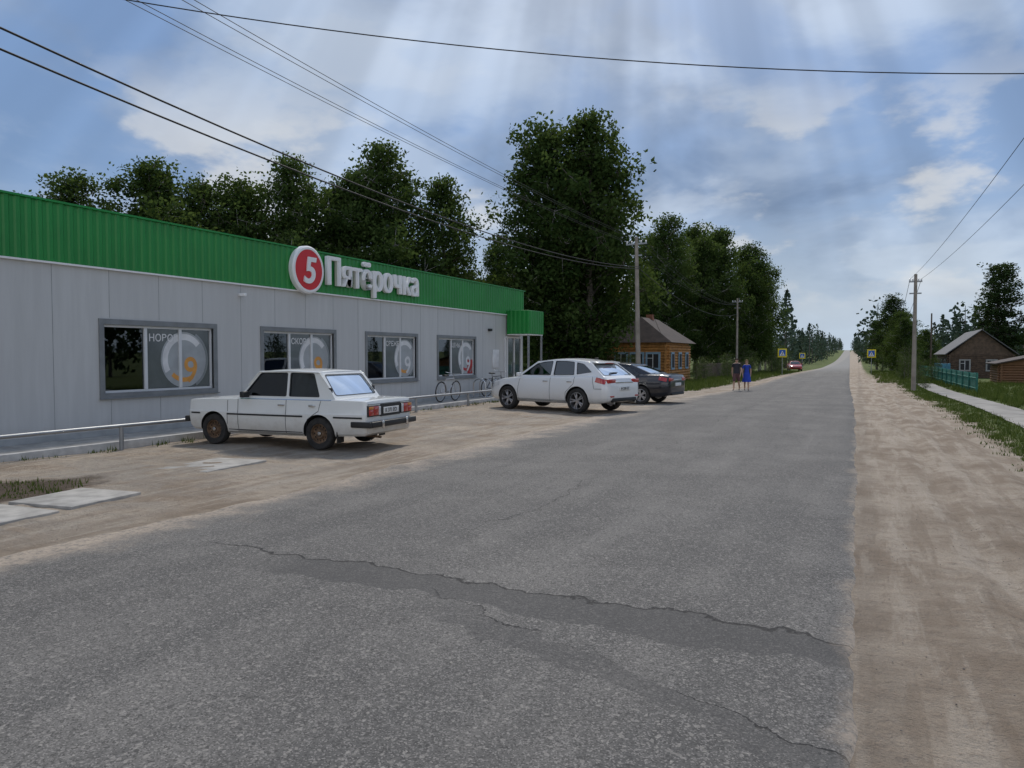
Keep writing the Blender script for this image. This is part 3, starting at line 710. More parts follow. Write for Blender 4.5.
for s in (1,-1):
    rib('taillight_side',[(-2.30,.94),(-1.98,1.01)],.14,M['red'],.012,(s,))
    box('taillight',(-2.385,min(s*.42,s*.80),.90),(-2.30,max(s*.42,s*.80),1.02),M['red'],car,.02)
    box('reflector',(-2.42,min(s*.55,s*.72),.50),(-2.39,max(s*.55,s*.72),.54),M['red'],car,.005)
    rib('headlight',[(2.22,.72),(1.85,.83)],.13,M['lens'],.01,(s,))
    tube('exhaust',[(-2.2,s*.55,.33),(-2.42,s*.55,.33)],.035,M['chrome'],car)
box('tailgate_bar',(-2.40,-.45,.90),(-2.355,.45,.945),M['chrome'],car,.01)
box('number_plate',(-2.425,-.26,.69),(-2.39,.26,.80),M['plate'],car,.004)
text('plate_text','M 208 KT',.10,.001,(-2.427,.22,.71),M['black'],car,offs=.002,rot=(90,0,-90))
box('bumper_lower',(-2.42,-.62,.36),(-2.30,.62,.47),M['black'],car,.03)
box('spoiler',(-1.85,-.58,1.49),(-1.56,.58,1.53),white2,car,.015,rot=Matrix.Rotation(R(-8),3,'Y'))
box('brake_lamp',(-1.865,-.2,1.468),(-1.845,.2,1.488),M['red'],car)
box('rear_wiper',(-2.14,-.02,1.20),(-2.10,.35,1.215),M['black'],car)
box('antenna_fin',(-1.45,-.015,1.585),(-1.31,.015,1.64),M['black'],car,.01)

def modern(name,loc,rot,paint,L=4.8,s=1):
    P=dict(st=[(-2.40,.50,.82,.66),(-2.385,.40,.95,.74),(-2.33,.34,1.03,.81),(-2.1,.29,1.07,.87),(-1.6,.27,1.07,.91),(-1.0,.25,1.04,.92),(0,.24,.99,.92),(.9,.24,.96,.92),(1.3,.24,.93,.915),(1.8,.25,.86,.89),(2.1,.27,.78,.83),(2.3,.31,.70,.73),(2.38,.36,.62,.62),(2.40,.42,.55,.5)],
     prof=MP,wr=.33,fx=1.43,rx=-1.35,gap=.05,track=1.60,tw=.11,rim=.66,wheel='alloy',
     gh=dict(xf=1.2,xft=.38,xrt=-.88,xr=-1.78,zr0=1.43,zr1=1.40,arc=.04,wb=.80,wr=.60,taper=.04,bow=.07,rlo=.14,rhi=.9),
     wins=[[(.90,1.0),(.36,1.34),(-.24,1.395),(-.28,1.02)],[(-.36,1.025),(-.32,1.395),(-.85,1.35),(-1.30,1.08),(-1.28,1.06)]],rglass='glass_dk',sglass='glass_dk',sharp=35)
    car,rib,ys_,at=build_car(name,P,loc,rot,paint)
    for pts in ([(.98,.32),(1.0,.62),(.94,.93)],[(-.32,.32),(-.32,.98)],[(-1.22,1.0),(-1.15,.75),(-.92,.58),(-.90,.34)],[(.98,.33),(-.9,.33)]): rib('door_gap',pts,.012,M['dark'])
    rib('belt_chrome',[(.9,.955),(-1.4,1.045)],.018,M['chrome'],.006)
    for s in (1,-1):
        rib('taillight_side',[(-2.30,.88),(-2.02,.94)],.13,M['red'],.012,(s,))
        box('taillight',(-2.405,min(s*.42,s*.76),.83),(-2.32,max(s*.42,s*.76),.95),M['red'],car,.02)
        rib('headlight',[(2.25,.66),(1.85,.76)],.12,M['lens'],.01,(s,))
        for x in (-.12,-1.05): box('door_handle',(x-.09,s*(ys_(x,.86)+.012)-.015,.85),(x+.09,s*(ys_(x,.86)+.012)+.015,.875),M['chrome'],car,.008)
    box('boot_chrome',(-2.41,-.42,.86),(-2.37,.42,.89),M['chrome'],car,.008)
    box('number_plate',(-2.43,-.26,.66),(-2.39,.26,.77),M['plate'],car,.004)
    box('bumper_lower',(-2.42,-.6,.34),(-2.3,.6,.42),M['black'],car,.02)
    box('grille',(2.3,-.5,.42),(2.41,.5,.55),M['black'],car,.03)
    return car
modern('parked_dark_sedan',(-8.2,27.0,gz(-8,27)),R(172),carpaint('black_paint',(.008,.010,.018),.05))
modern('red_car',(-8.6,118,gz(-8,118)),R(-80),carpaint('red_paint',(.42,.02,.02),.15))

# ---------------------------------------------------------------- trees
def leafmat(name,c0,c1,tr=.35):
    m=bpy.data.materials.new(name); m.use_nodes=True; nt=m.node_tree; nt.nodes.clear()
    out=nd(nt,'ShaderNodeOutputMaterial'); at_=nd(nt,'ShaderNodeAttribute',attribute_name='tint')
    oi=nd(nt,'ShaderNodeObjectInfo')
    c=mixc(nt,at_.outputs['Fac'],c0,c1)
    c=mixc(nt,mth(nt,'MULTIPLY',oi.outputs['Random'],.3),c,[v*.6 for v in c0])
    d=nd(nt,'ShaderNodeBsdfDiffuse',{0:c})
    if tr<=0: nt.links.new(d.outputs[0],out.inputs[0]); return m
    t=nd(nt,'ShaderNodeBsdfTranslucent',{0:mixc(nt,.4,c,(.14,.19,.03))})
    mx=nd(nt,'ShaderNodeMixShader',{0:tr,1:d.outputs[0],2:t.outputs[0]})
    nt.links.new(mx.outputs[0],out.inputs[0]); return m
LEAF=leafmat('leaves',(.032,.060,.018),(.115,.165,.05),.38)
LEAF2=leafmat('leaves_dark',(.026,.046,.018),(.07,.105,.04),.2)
LEAF3=leafmat('leaves_far_haze',(.055,.082,.058),(.11,.145,.095),0)  # distance haze painted into the leaf colour as a paler, bluish tone
LEAF4=leafmat('leaves_back',(.030,.054,.018),(.08,.12,.04),0)
BARK=pmat('bark',(.13,.11,.09),.9,var=.5,scale=5)
BIRCH=pmat('birch_bark',(.38,.36,.33),.9,var=.5,scale=2.5)
def leafcloud(name,C,size,tint,mat,rng,flat=.0):
    n=len(C); d1=rng.normal(size=(n,3)); d1/=np.linalg.norm(d1,axis=1)[:,None]
    d2=rng.normal(size=(n,3)); d2-= (d1*d2).sum(1)[:,None]*d1; d2/=np.linalg.norm(d2,axis=1)[:,None]
    s=size[:,None]
    V=np.stack([C-d1*s,C-d2*s*.6,C+d1*s,C+d2*s*.6],1).reshape(-1,3)
    me=bpy.data.meshes.new(name); me.vertices.add(4*n); me.vertices.foreach_set('co',V.astype(np.float32).ravel())
    me.loops.add(4*n); me.loops.foreach_set('vertex_index',np.arange(4*n,dtype=np.int32))
    me.polygons.add(n); me.polygons.foreach_set('loop_start',np.arange(0,4*n,4,dtype=np.int32))
    try: me.polygons.foreach_set('loop_total',np.full(n,4,dtype=np.int32))
    except Exception: pass
    me.update(calc_edges=True)
    a=me.attributes.new('tint','FLOAT','POINT'); a.data.foreach_set('value',np.repeat(tint,4).astype(np.float32))
    me.materials.append(mat); return me
def cone_seg(vs,fs,a,b,ra,rb,n=7):
    a=Vector(a);b=Vector(b);d=(b-a).normalized(); u=d.orthogonal().normalized(); v=d.cross(u); b0=len(vs)
    for p,r in ((a,ra),(b,rb)):
        for i in range(n):
            t=2*math.pi*i/n; vs.append(tuple(p+u*r*math.cos(t)+v*r*math.sin(t)))
    for i in range(n):
        j=(i+1)%n; fs.append((b0+i,b0+j,b0+n+j,b0+n+i))
def make_tree(seed,kind='broad',leaves=26000):
    rng=np.random.default_rng(seed); H=16.0; vs=[];fs=[]; clumps=[]
    if kind=='broad': env=lambda t:(3.9*math.sin(math.pi*min(1,max(0,(t-.06)/.97))**.8)**.75)*(1 if t<.7 else 1-.45*(t-.7)/.3)
    elif kind=='tall': env=lambda t:3.1*(math.sin(math.pi*min(1,max(0,(t-.05)/.96)))**.55)*(1.05-.25*t)
    elif kind=='cone': env=lambda t:3.3*(1-t)**.8+.25 if t>.08 else .5
    else: env=lambda t:5.2*math.sin(math.pi*min(1,max(0,(t+.15)/1.2)))**.6
    tp=[Vector((0,0,0))]; 
    for i in range(1,13):
        t=i/12; tp.append(Vector((.28*rng.normal()*t,.28*rng.normal()*t,H*t*.97)))
    for i in range(12):
        cone_seg(vs,fs,tp[i],tp[i+1],.24*(1-i/12.5)+.02,.24*(1-(i+1)/12.5)+.02,9)
    nl=50 if kind!='cone' else 60
    lob=rng.uniform(.72,1.18,8)
    for k in range(nl):
        t=.14+.84*(k+rng.uniform())/nl if kind!='bush' else .02+.9*(k+rng.uniform())/nl
        i=min(11,int(t*12)); p=tp[i].lerp(tp[i+1],t*12-i); az=k*2.4+rng.normal()*.4
        r=env(t)*rng.uniform(.62,1.18)*lob[int((az%(2*math.pi))/(2*math.pi)*8)%8]
        up={'broad':.55,'tall':.75,'cone':-.05,'bush':.3}[kind]*r*rng.uniform(.6,1.2)
        st_=p-Vector((0,0,up*.7 if kind!='cone' else 0)); st_.z=max(.3,st_.z)
        e=p+Vector((math.cos(az)*r,math.sin(az)*r,up*.35))
        mid=st_.lerp(e,.5)+Vector((0,0,.12*r)); rb=.075*(1-t*.7)
        cone_seg(vs,fs,st_,mid,rb,rb*.6,5); cone_seg(vs,fs,mid,e,rb*.6,.012,5)
        m_=int(4+r*2.6)
        for q in range(m_):
            s=rng.uniform(.25,1.02); c=st_.lerp(mid,min(1,2*s)) if s<.5 else mid.lerp(e,(s-.5)*2)
            off=Vector(rng.normal(size=3)*(.32+.05*r)); c2=c+off
            cone_seg(vs,fs,c,c2,.02,.006,3); clumps.append((c2,rng.uniform(.28,.58)*(.8 if kind=='cone' else 1)))
    nper=leaves//len(clumps); Cs=[];T=[];Sz=[]
    for c,sg in clumps:
        k=int(nper*rng.uniform(.5,1.5)); o=np.clip(rng.normal(size=(k,3)),-1.6,1.6)*np.array([sg,sg,sg*.72])
        o[:,2]-=np.abs(rng.normal(size=k))*.2*(kind in('broad','tall'))
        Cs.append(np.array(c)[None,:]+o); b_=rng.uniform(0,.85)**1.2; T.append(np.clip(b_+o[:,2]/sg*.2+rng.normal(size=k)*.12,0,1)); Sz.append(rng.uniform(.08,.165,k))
    C=np.concatenate(Cs); keep=C[:,2]>.4; C=C[keep]
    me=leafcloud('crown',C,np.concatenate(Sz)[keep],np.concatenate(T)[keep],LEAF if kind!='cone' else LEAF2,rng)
    tm=bpy.data.meshes.new('trunk'); tm.from_pydata(vs,[],fs); tm.materials.append(BIRCH if kind=='tall' or seed==2 else BARK)
    for p in tm.polygons: p.use_smooth=True
    return me,tm
V={'b1':make_tree(1,'broad',26000),'b2':make_tree(2,'broad',26000),'t1':make_tree(3,'tall',26000),'t2':make_tree(4,'tall',26000),'c1':make_tree(5,'cone',15000),'c2':make_tree(8,'cone',15000),'u':make_tree(6,'bush',9000),'u2':make_tree(9,'bush',8000)}
def tree(name,kind,x,y,h,wscale=1,rot=None,mat=None):
    s=h/16.4; e=empty(name,(x,y,gz(x,y)-.1),rot if rot is not None else random.uniform(0,6.28),(s*wscale,s*wscale,s))
    for nm,me in zip(('crown','trunk'),V[kind]):
        o=bpy.data.objects.new(nm,me); link(o,e)
    return e
for (k,x,y,h,wsc) in [('b1',-44.8,28.8,12.0,1.1),('b2',-38.6,27.2,12.2,1.15),('t1',-35.6,29.7,13.4,1.2),('b1',-34.9,32.4,13.0,1.05),
    ('t2',-34.6,35.2,13.4,1.25),('b2',-31.6,36.4,14.7,1.0),('t1',-31.0,39.8,14.0,.8),('b2',-28.4,41.6,16.6,1.05),('b1',-26.0,44.9,15.2,.95),('t1',-29.8,40.6,15.0,.95),
    ('t2',-26.3,54.2,11.6,.9),('t2',-19.6,47.9,18.8,1.1),('b1',-16.8,49.0,19.8,1.0),('t1',-18.2,51.5,17.8,.95),
    ('b2',-19.4,84.0,18.6,.95),('t1',-18.6,95,19.6,1.0),('b1',-15.4,92,18.6,.95),('t2',-12.9,99.5,17.2,1.0),('b2',-12.4,108,15.6,.95),('t1',-23,90,18,.9),('t1',-16.5,88,17,.9),
    ('b1',-40,40,12,1),('b2',-36.5,42,12.5,1)]:
    tree('birch_tree',k,x,y,h,wsc)
tree('spruce_tree','c1',4.6,130,12.4,1.5); tree('spruce_tree','t1',6.2,141,11,1.3); tree('spruce_tree','c2',3.0,150,9.5,1.5); tree('deciduous_tree','b2',4.1,84,6.2,1.15)
tree('deciduous_tree','b1',4.2,97,7.8,1.1); tree('deciduous_tree','c2',19.2,135,17.8,1.6); tree('deciduous_tree','b2',24.5,128,12.2,1.0); tree('deciduous_tree','b2',8.5,122,6.8,1.3)
for (x,y,h) in [(-10.9,56,1.8),(-11.2,61,2.2),(-10.2,66,1.9),(-11.0,71,2.6),(-9.8,77,2.2),(-10.5,84,3.0),(-12,90,3.8),(-9.6,96,2.6),(-9.9,104,3.2),(-17.5,51,2.6),(-20,50,3),(-23,50,3.2),(-15,63,3.5),(5.2,66,1.6),(5.6,88,2.4),(4.4,118,3.5),(7.2,90,2.5),(-10.8,113,3.5),(-11.2,126,4.5),(5.0,104,3),(2.9,112,3.0),(3.6,57,1.3),(4.1,63,1.9),(3.4,69,2.4),(3.7,52,1.0),(4.0,75,3.2),(-14.6,51.8,2.4),(-16.2,52.3,2.8)]:
    tree('bush',random.choice(['u','u2']),x,y,h*1.0,random.uniform(.9,1.25))
def forest(name,spots,seed,per=420,mat=LEAF3):
    rng=np.random.default_rng(seed); Cs=[];Ts=[];Ss=[];vs=[];fs=[]
    for (x,y,h) in spots:
        z0=gz(x,y); cone=rng.uniform()<.35; w_=h*(.2 if cone else .30)
        n=per; t=rng.uniform(.03,1,n)
        rad=w_*((1-t)**.8*1.15 if cone else np.sin(np.pi*np.clip(t*.9+.08,0,1))**.6)
        cl=rng.integers(0,16,n); ca=rng.uniform(0,6.28,16); ctt=rng.uniform(0,1,16)
        a=ca[cl]+rng.normal(size=n)*.5; rr=rad*np.sqrt(rng.uniform(.15,1.1,n)); 
        zz=z0+h*np.clip(t*.65+ctt[cl]*.35*(0 if cone else 1)+ (t*.35 if cone else 0),.03,1)
        Cs.append(np.stack([x+rr*np.cos(a),y+rr*np.sin(a),zz],1)); Ts.append(np.clip(rng.uniform(0,1,16)[cl]*.8+rng.normal(size=n)*.1,0,1)); Ss.append(rng.uniform(.3,.62,n)*h/14)
        cone_seg(vs,fs,(x,y,z0-.5),(x,y,z0+h*.85),.22,.05,5)
    me=leafcloud(name,np.concatenate(Cs),np.concatenate(Ss),np.concatenate(Ts),mat,rng)
    e=empty(name); o=bpy.data.objects.new('crowns',me); link(o,e); mesh_obj('trunks',vs,fs,BARK,e)
sp_=[]; rg=random.Random(11)
for i in range(460):
    y=rg.uniform(150,1250); k=rg.uniform(0,1)**1.8; sgn=rg.choice((-1,1))
    x=-3.2+rshift(y)+sgn*(8+k*y*.5)
    if y<190 and -40<x<40 and rg.random()<.4: continue
    sp_.append((x,y,rg.uniform(9,16)))
for i in range(170): 
    x=rg.uniform(-260,330); y=rg.uniform(230,420)
    if abs(x+6)<12: continue
    sp_.append((x,y,rg.uniform(10,15)))
for i in range(26): sp_.append((rg.uniform(5,34),rg.uniform(160,215),rg.uniform(7,11)))
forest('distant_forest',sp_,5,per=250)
sp_=[(rg.uniform(26,60),rg.uniform(-40,60),rg.uniform(9,14)) for i in range(26)]+[(rg.uniform(-90,-48),rg.uniform(20,120),rg.uniform(9,13)) for i in range(40)]+[(rg.uniform(-48,-24),rg.uniform(62,120),rg.uniform(10,13)) for i in range(24)]
forest('background_trees',sp_,6,per=700,mat=LEAF4)

# ---------------------------------------------------------------- grass
GR=leafmat('grass_blades',(.05,.085,.018),(.17,.20,.06),.2)
def blades(name,zones,seed):
    rng=np.random.default_rng(seed)
    P_=[];H_=[]
    for (x0,x1,y0,y1,n,h0,h1) in zones:
        cx=rng.uniform(x0,x1,max(1,n//9)); cyy=y0+(y1-y0)*rng.uniform(0,1,max(1,n//9))**1.4
        for a,b_ in zip(cx,cyy):
            hh=rng.uniform(h0,h1)
            for q in range(9):
                P_.append((a+rng.normal()*.07,b_+rng.normal()*.07)); H_.append(hh*rng.uniform(.5,1.1))
    n=len(P_); V_=np.zeros((n,3,3)); 
    for i,((x,y),h) in enumerate(zip(P_,H_)):
        a=rng.uniform(0,6.28); w_=.006+.004*math.sqrt(max(1,y/8)); z=gz(x,y)-.01; l=h*.45
        dx_,dy_=math.cos(a)*w_,math.sin(a)*w_
        V_[i]=[(x-dx_,y-dy_,z),(x+dx_,y+dy_,z),(x+rng.normal()*l*.5,y+rng.normal()*l*.5,z+h)]
    me=bpy.data.meshes.new(name); me.from_pydata(V_.reshape(-1,3).tolist(),[],[(3*i,3*i+1,3*i+2) for i in range(n)])
    a=me.attributes.new('tint','FLOAT','POINT'); a.data.foreach_set('value',np.repeat(rng.uniform(0,1,n),3).astype(np.float32))
    me.materials.append(GR); link(bpy.data.objects.new(name,me))
blades('grass',[(2.5,3.5,5,60,14000,.05,.16),(4.8,13,10,75,40000,.12,.42),(2.2,2.9,6,60,2500,.03,.1),(-12.2,-8.0,38,110,18000,.12,.45),(-8.6,-7.2,60,110,4000,.08,.3),
 (-10.4,-9.1,5.2,6.7,450,.03,.10),(-16,-9,31.5,50,9000,.1,.35),(-12.35,-12.05,3,28,900,.04,.14),(1.3,5,60,120,7000,.1,.4)],2)
rng=random.Random(4); bm=bmesh.new()
for i in range(900):
    x,y=(rng.uniform(.1,2.6),rng.uniform(1.5,9)) if i%2 else (rng.uniform(-11.5,-6.5),rng.uniform(3,12))
    s=rng.uniform(.002,.006)
    if i%7==0: x,y=rng.gauss(.45,.18),rng.gauss(3.15,.12); s=rng.uniform(.003,.010)
    mt=Matrix.Translation((x,y,gz(x,y)+.008))@Matrix.Rotation(rng.uniform(0,6),4,'Z')@Matrix.Diagonal((s*1.3,s,s*.7,1))
    bmesh.ops.create_icosphere(bm,subdivisions=1,radius=1,matrix=mt)
bm_obj('gravel',bm,pmat('pebble',(.27,.23,.20),.9,var=.5,scale=8),None,smooth=True)

# ---------------------------------------------------------------- log houses
logm=pmat('orange_log',(.42,.20,.06),.7,var=.3,scale=3); roofm=pmat('dark_roof',(.055,.038,.032),.8,var=.3,scale=2); blue=pmat('blue_trim',(.25,.38,.5),.6)
def loghouse(name,x0,x1,y0,y1,zb,ze,za,wall,roof,hip=True,wins=(),trim=blue):
    h=empty(name)
    box('wall_core',(x0+.06,y0+.06,zb),(x1-.06,y1-.06,ze),wall,h)
    lg=[]; z=zb+.11
    while z<ze-.05:
        for (a,b_) in (((x0-.2,y0+.06,z),(x1+.2,y0+.06,z)),((x1-.06,y0-.2,z+.0),(x1-.06,y1+.2,z)),((x0+.06,y0-.2,z),(x0+.06,y1+.2,z))):
            lg.append(tube('l',[a,b_],.115,wall,None,res=1))
        z+=.215
    join(lg,'logs',h)
    o=.45; cx=(x0+x1)/2; 
    if hip:
        r=(y1-y0)/2-(x1-x0)/2*.6; cy_=(y0+y1)/2
        A_=[(x0-o,y0-o,ze),(x1+o,y0-o,ze),(x1+o,y1+o,ze),(x0-o,y1+o,ze),(cx,cy_-max(.6,r),za),(cx,cy_+max(.6,r),za)]
        F=[(0,1,4),(1,2,5,4),(2,3,5),(3,0,4,5),(3,2,1,0)]
    else:
        A_=[(x0-o,y0-o,ze),(x1+o,y0-o,ze),(x1+o,y1+o,ze),(x0-o,y1+o,ze),(cx,y0-o,za),(cx,y1+o,za)]
        F=[(1,2,5,4),(3,0,4,5)]
        mesh_obj('gable',[(x0,y0-.02,ze-.02),(x1,y0-.02,ze-.02),(cx,y0-.02,za-.12)],[(0,1,2)],wall,h); mesh_obj('gable_back',[(x0,y1,ze),(x1,y1,ze),(cx,y1,za-.1)],[(0,1,2)],wall,h)
    ro=mesh_obj('roof',A_,F,roof,h); sm=ro.modifiers.new('s','SOLIDIFY'); sm.thickness=.1
    for (face,a,zc) in wins:
        if face=='s':
            box('window_frame',(a-.55,y0-.12,zc-.65),(a+.55,y0-.06,zc+.65),trim,h); box('window_glass',(a-.4,y0-.13,zc-.5),(a+.4,y0-.121,zc+.5),M['dark'],h)
            box('window_bar',(a-.025,y0-.15,zc-.5),(a+.025,y0-.131,zc+.5),wfr,h); box('window_bar_2',(a-.4,y0-.149,zc+.18),(a-.026,y0-.131,zc+.22),wfr,h)
        else:
            s=1 if face=='e' else -1; xx=x1 if face=='e' else x0
            box('window_frame',(min(xx+s*.06,xx+s*.12),a-.5,zc-.65),(max(xx+s*.06,xx+s*.12),a+.5,zc+.65),trim,h); box('window_glass',(min(xx+s*.121,xx+s*.13),a-.36,zc-.5),(max(xx+s*.121,xx+s*.13),a+.36,zc+.5),M['dark'],h)
    return h
gb=gz(-15,56)
hh=loghouse('log_house',-17.2,-12.6,54,62,gb,gb+2.95,gb+4.9,logm,roofm,True,[('s',-16,gb+1.6),('s',-14.8,gb+1.6),('s',-13.6,gb+1.6),('e',55.5,gb+1.6),('e',58,gb+1.6),('e',60.5,gb+1.6)])
box('chimney',(-15.2,58,gb+4),(-14.7,58.5,gb+5.2),pmat('chimney_brick',(.3,.13,.08),.9),hh)
loghouse('wooden_shed',-19.8,-16.9,51.6,53.6,gb,gb+1.9,gb+2.7,pmat('shed_wood',(.36,.2,.09),.8),pmat('rust_roof',(.16,.07,.04),.7),False)
brown=pmat('brown_logs',(.105,.068,.045),.75,var=.3)
g2=gz(12,95)
loghouse('log_house',9,15,95,108,g2,g2+2.6,g2+5.3,brown,pmat('grey_roof',(.10,.10,.105),.7,var=.2),False,[('w',98,g2+1.4),('w',102,g2+1.4),('s',10.5,g2+1.4),('s',13,g2+1.4)],trim=pmat('grey_trim',(.30,.30,.29),.6))
loghouse('wooden_shed',10.9,17,75,80,gz(12,75),gz(12,75)+1.7,gz(12,75)+2.5,pmat('shed_brown',(.20,.10,.05),.8),roofm,False)
def fence(name,x0,y0,x1,y1,h,mat,step=.14,wd=.1):
    e=empty(name); L=math.hypot(x1-x0,y1-y0); n=int(L/step); ux,uy=(x1-x0)/L,(y1-y0)/L; vs=[];fs=[]
    rr=random.Random(5)
    for i in range(n):
        s=i*step; x=x0+ux*s;y=y0+uy*s;z=gz(x,y); hh=h+rr.uniform(-.03,.03); b0=len(vs)
        for (ds_,zz) in ((0,z+.05),(wd,z+.05),(wd,z+hh-.05),(wd/2,z+hh),(0,z+hh-.05)):
            for off in (-.01,.01): vs.append((x+ux*ds_-uy*off,y+uy*ds_+ux*off,zz))
        for k in range(5):
            k2=(k+1)%5; fs.append((b0+2*k,b0+2*k2,b0+2*k2+1,b0+2*k+1))
        fs.append(tuple(b0+2*k for k in range(5))); fs.append(tuple(b0+2*k+1 for k in range(4,-1,-1)))
    mesh_obj('pickets',vs,fs,mat,e)
    for f in (.25,.75): tube('rail',[(x0-uy*.03,y0+ux*.03,gz(x0,y0)+h*f),(x1-uy*.03,y1+ux*.03,gz(x1,y1)+h*f)],.025,mat,e)
    for i in range(0,int(L)+1,3): x=x0+ux*i;y=y0+uy*i; tube('post',[(x-uy*.06,y+ux*.06,gz(x,y)-.2),(x-uy*.06,y+ux*.06,gz(x,y)+h+.02)],.04,mat,e)
teal=pmat('teal_paint',(.03,.17,.13),.7,var=.3,scale=2)
fence('picket_fence',5.7,46,5.7,88,1.1,teal)
fence('board_fence',7.3,90,9.0,93,1.6,pmat('blue_fence_paint',(.06,.20,.28),.7,var=.3),.16,.15)
fence('board_fence',-12.2,63,-11.2,90,1.3,M['wood'],.15,.12)

# ---------------------------------------------------------------- poles and wires
def pole(x,y,h,arm=True,r=.13,lean=0,mat=None,aw=.75):
    z=gz(x,y); e=empty('utility_pole',(x,y,z),0); e.rotation_euler=(0,R(lean),0); mat=mat or M['pole']
    lathe('shaft',[(0,-.3),(r,-.3),(r*.62,h),(0,h)],12,mat,e,axis='Z')
    if arm:
        box('crossarm',(-aw-.05,-.04,h-.45),(aw+.05,.04,h-.37),M['steel'],e); box('crossarm_low',(-.3,-.04,h-1.1),(.3,.04,h-1.03),M['steel'],e)
        for a in (-aw,-aw*.5,aw*.5,aw): lathe('insulator',[(0,h-.37),(.03,h-.37),(.05,h-.33),(.03,h-.29),(.05,h-.26),(0,h-.22)],10,M['white'],e,axis='Z').location=(a,0,0)
    return e
pole(-11.45,42.1,8.7,True,.16,-1.2,aw=.55); pole(-12.1,84.8,8.3,True,.14,aw=.5); pole(-12.6,117,8.0,True,.14,aw=.5); pole(-11.5,-5,9,True)
pole(2.8,47.4,6.5,True,.13,aw=.28); pole(7.4,97,7.2,False,.12,mat=M['wood']); pole(4.6,110,7.5,True,.12,aw=.3); pole(3.3,-6,7,True)
pole(6.0,17.9,7.4,True)
e=empty('roof_mast',(-15.0,7.4,4.0)); lathe('shaft',[(0,0),(.05,0),(.04,4.6),(0,4.6)],10,M['steel'],e,axis='Z'); box('foot',(-.15,-.15,0),(.15,.15,.04),M['steel'],e)
def wire(a,b,sag,r,name='power_line'):
    pts=[]
    for i in range(33):
        t=i/32; pts.append((a[0]+(b[0]-a[0])*t,a[1]+(b[1]-a[1])*t,a[2]+(b[2]-a[2])*t-4*sag*t*(1-t)))
    tube(name,pts,r,M['wire'],None,res=1)
wire((-11.4,-5,7.8),(-11.4,42.1,6.75),1.4,.018); wire((-11.55,-5,7.45),(-11.5,42.1,6.65),1.35,.018)
for dx_,s_ in ((-.55,.5),(-.275,.6),(.275,.55),(.55,.65)): wire((-11.5+dx_*1.35+.2,-5,8.7),(-11.6+dx_,42.1,8.15),s_,.007)
for dx_ in (-.5,-.25,.25,.5): wire((-11.6+dx_,42.1,8.15),(-12.1+dx_,84.8,7.2),.9,.010)
wire((-11.5,42.1,6.7),(-12.1,84.8,6.2),1.1,.02); wire((-12.1,84.8,7.2),(-12.6,117,6.4),.6,.02); wire((-12.1,84.8,6.2),(-12.6,117,5.8),.6,.02)
wire((-11.5,42.1,6.7),(-13,54,3.2),.3,.012,'service_cable')
wire((-15.0,7.4,8.5),(6.0,17.9,6.9),.75,.010,'overhead_cable')
for dx_ in (-.28,.28): wire((3.3+dx_*1.6,-6,6.6),(2.8+dx_,47.4,5.95),.6,.007)
for dx_ in (-.28,.28): wire((2.8+dx_,47.4,5.95),(4.6+dx_,110,6.2),.9,.012)

# ---------------------------------------------------------------- crossing signs
yel=pmat('sign_yellow',(.75,.6,.02),.5,var=.03); sblue=pmat('sign_blue',(.02,.12,.5),.5)
def csign(x,y,yaw=0):
    e=empty('traffic_sign',(x,y,gz(x,y)),yaw)
    tube('post',[(0,0,-.2),(0,0,2.75)],.035,M['steel'],e)
    box('backing',(-.46,-.05,1.86),(.46,-.035,2.79),yel,e,.01); box('panel',(-.32,-.06,2.0),(.32,-.051,2.66),sblue,e)
    mesh_obj('triangle',[(-.25,-.064,2.05),(.25,-.064,2.05),(0,-.064,2.56)],[(0,1,2)],M['white'],e)
    fig=[box('p',(-.03,-.072,2.22),(.04,-.066,2.38),M['black']),box('p',(-.02,-.0725,2.39),(.03,-.0665,2.44),M['black']),box('p',(-.10,-.0715,2.08),(-.04,-.0665,2.215),M['black']),box('p',(.04,-.0715,2.08),(.10,-.0665,2.215),M['black'])]
    join(fig,'pictogram',e)
csign(-7.4,84.7); csign(1.3,94)
csign(-8.3,130)

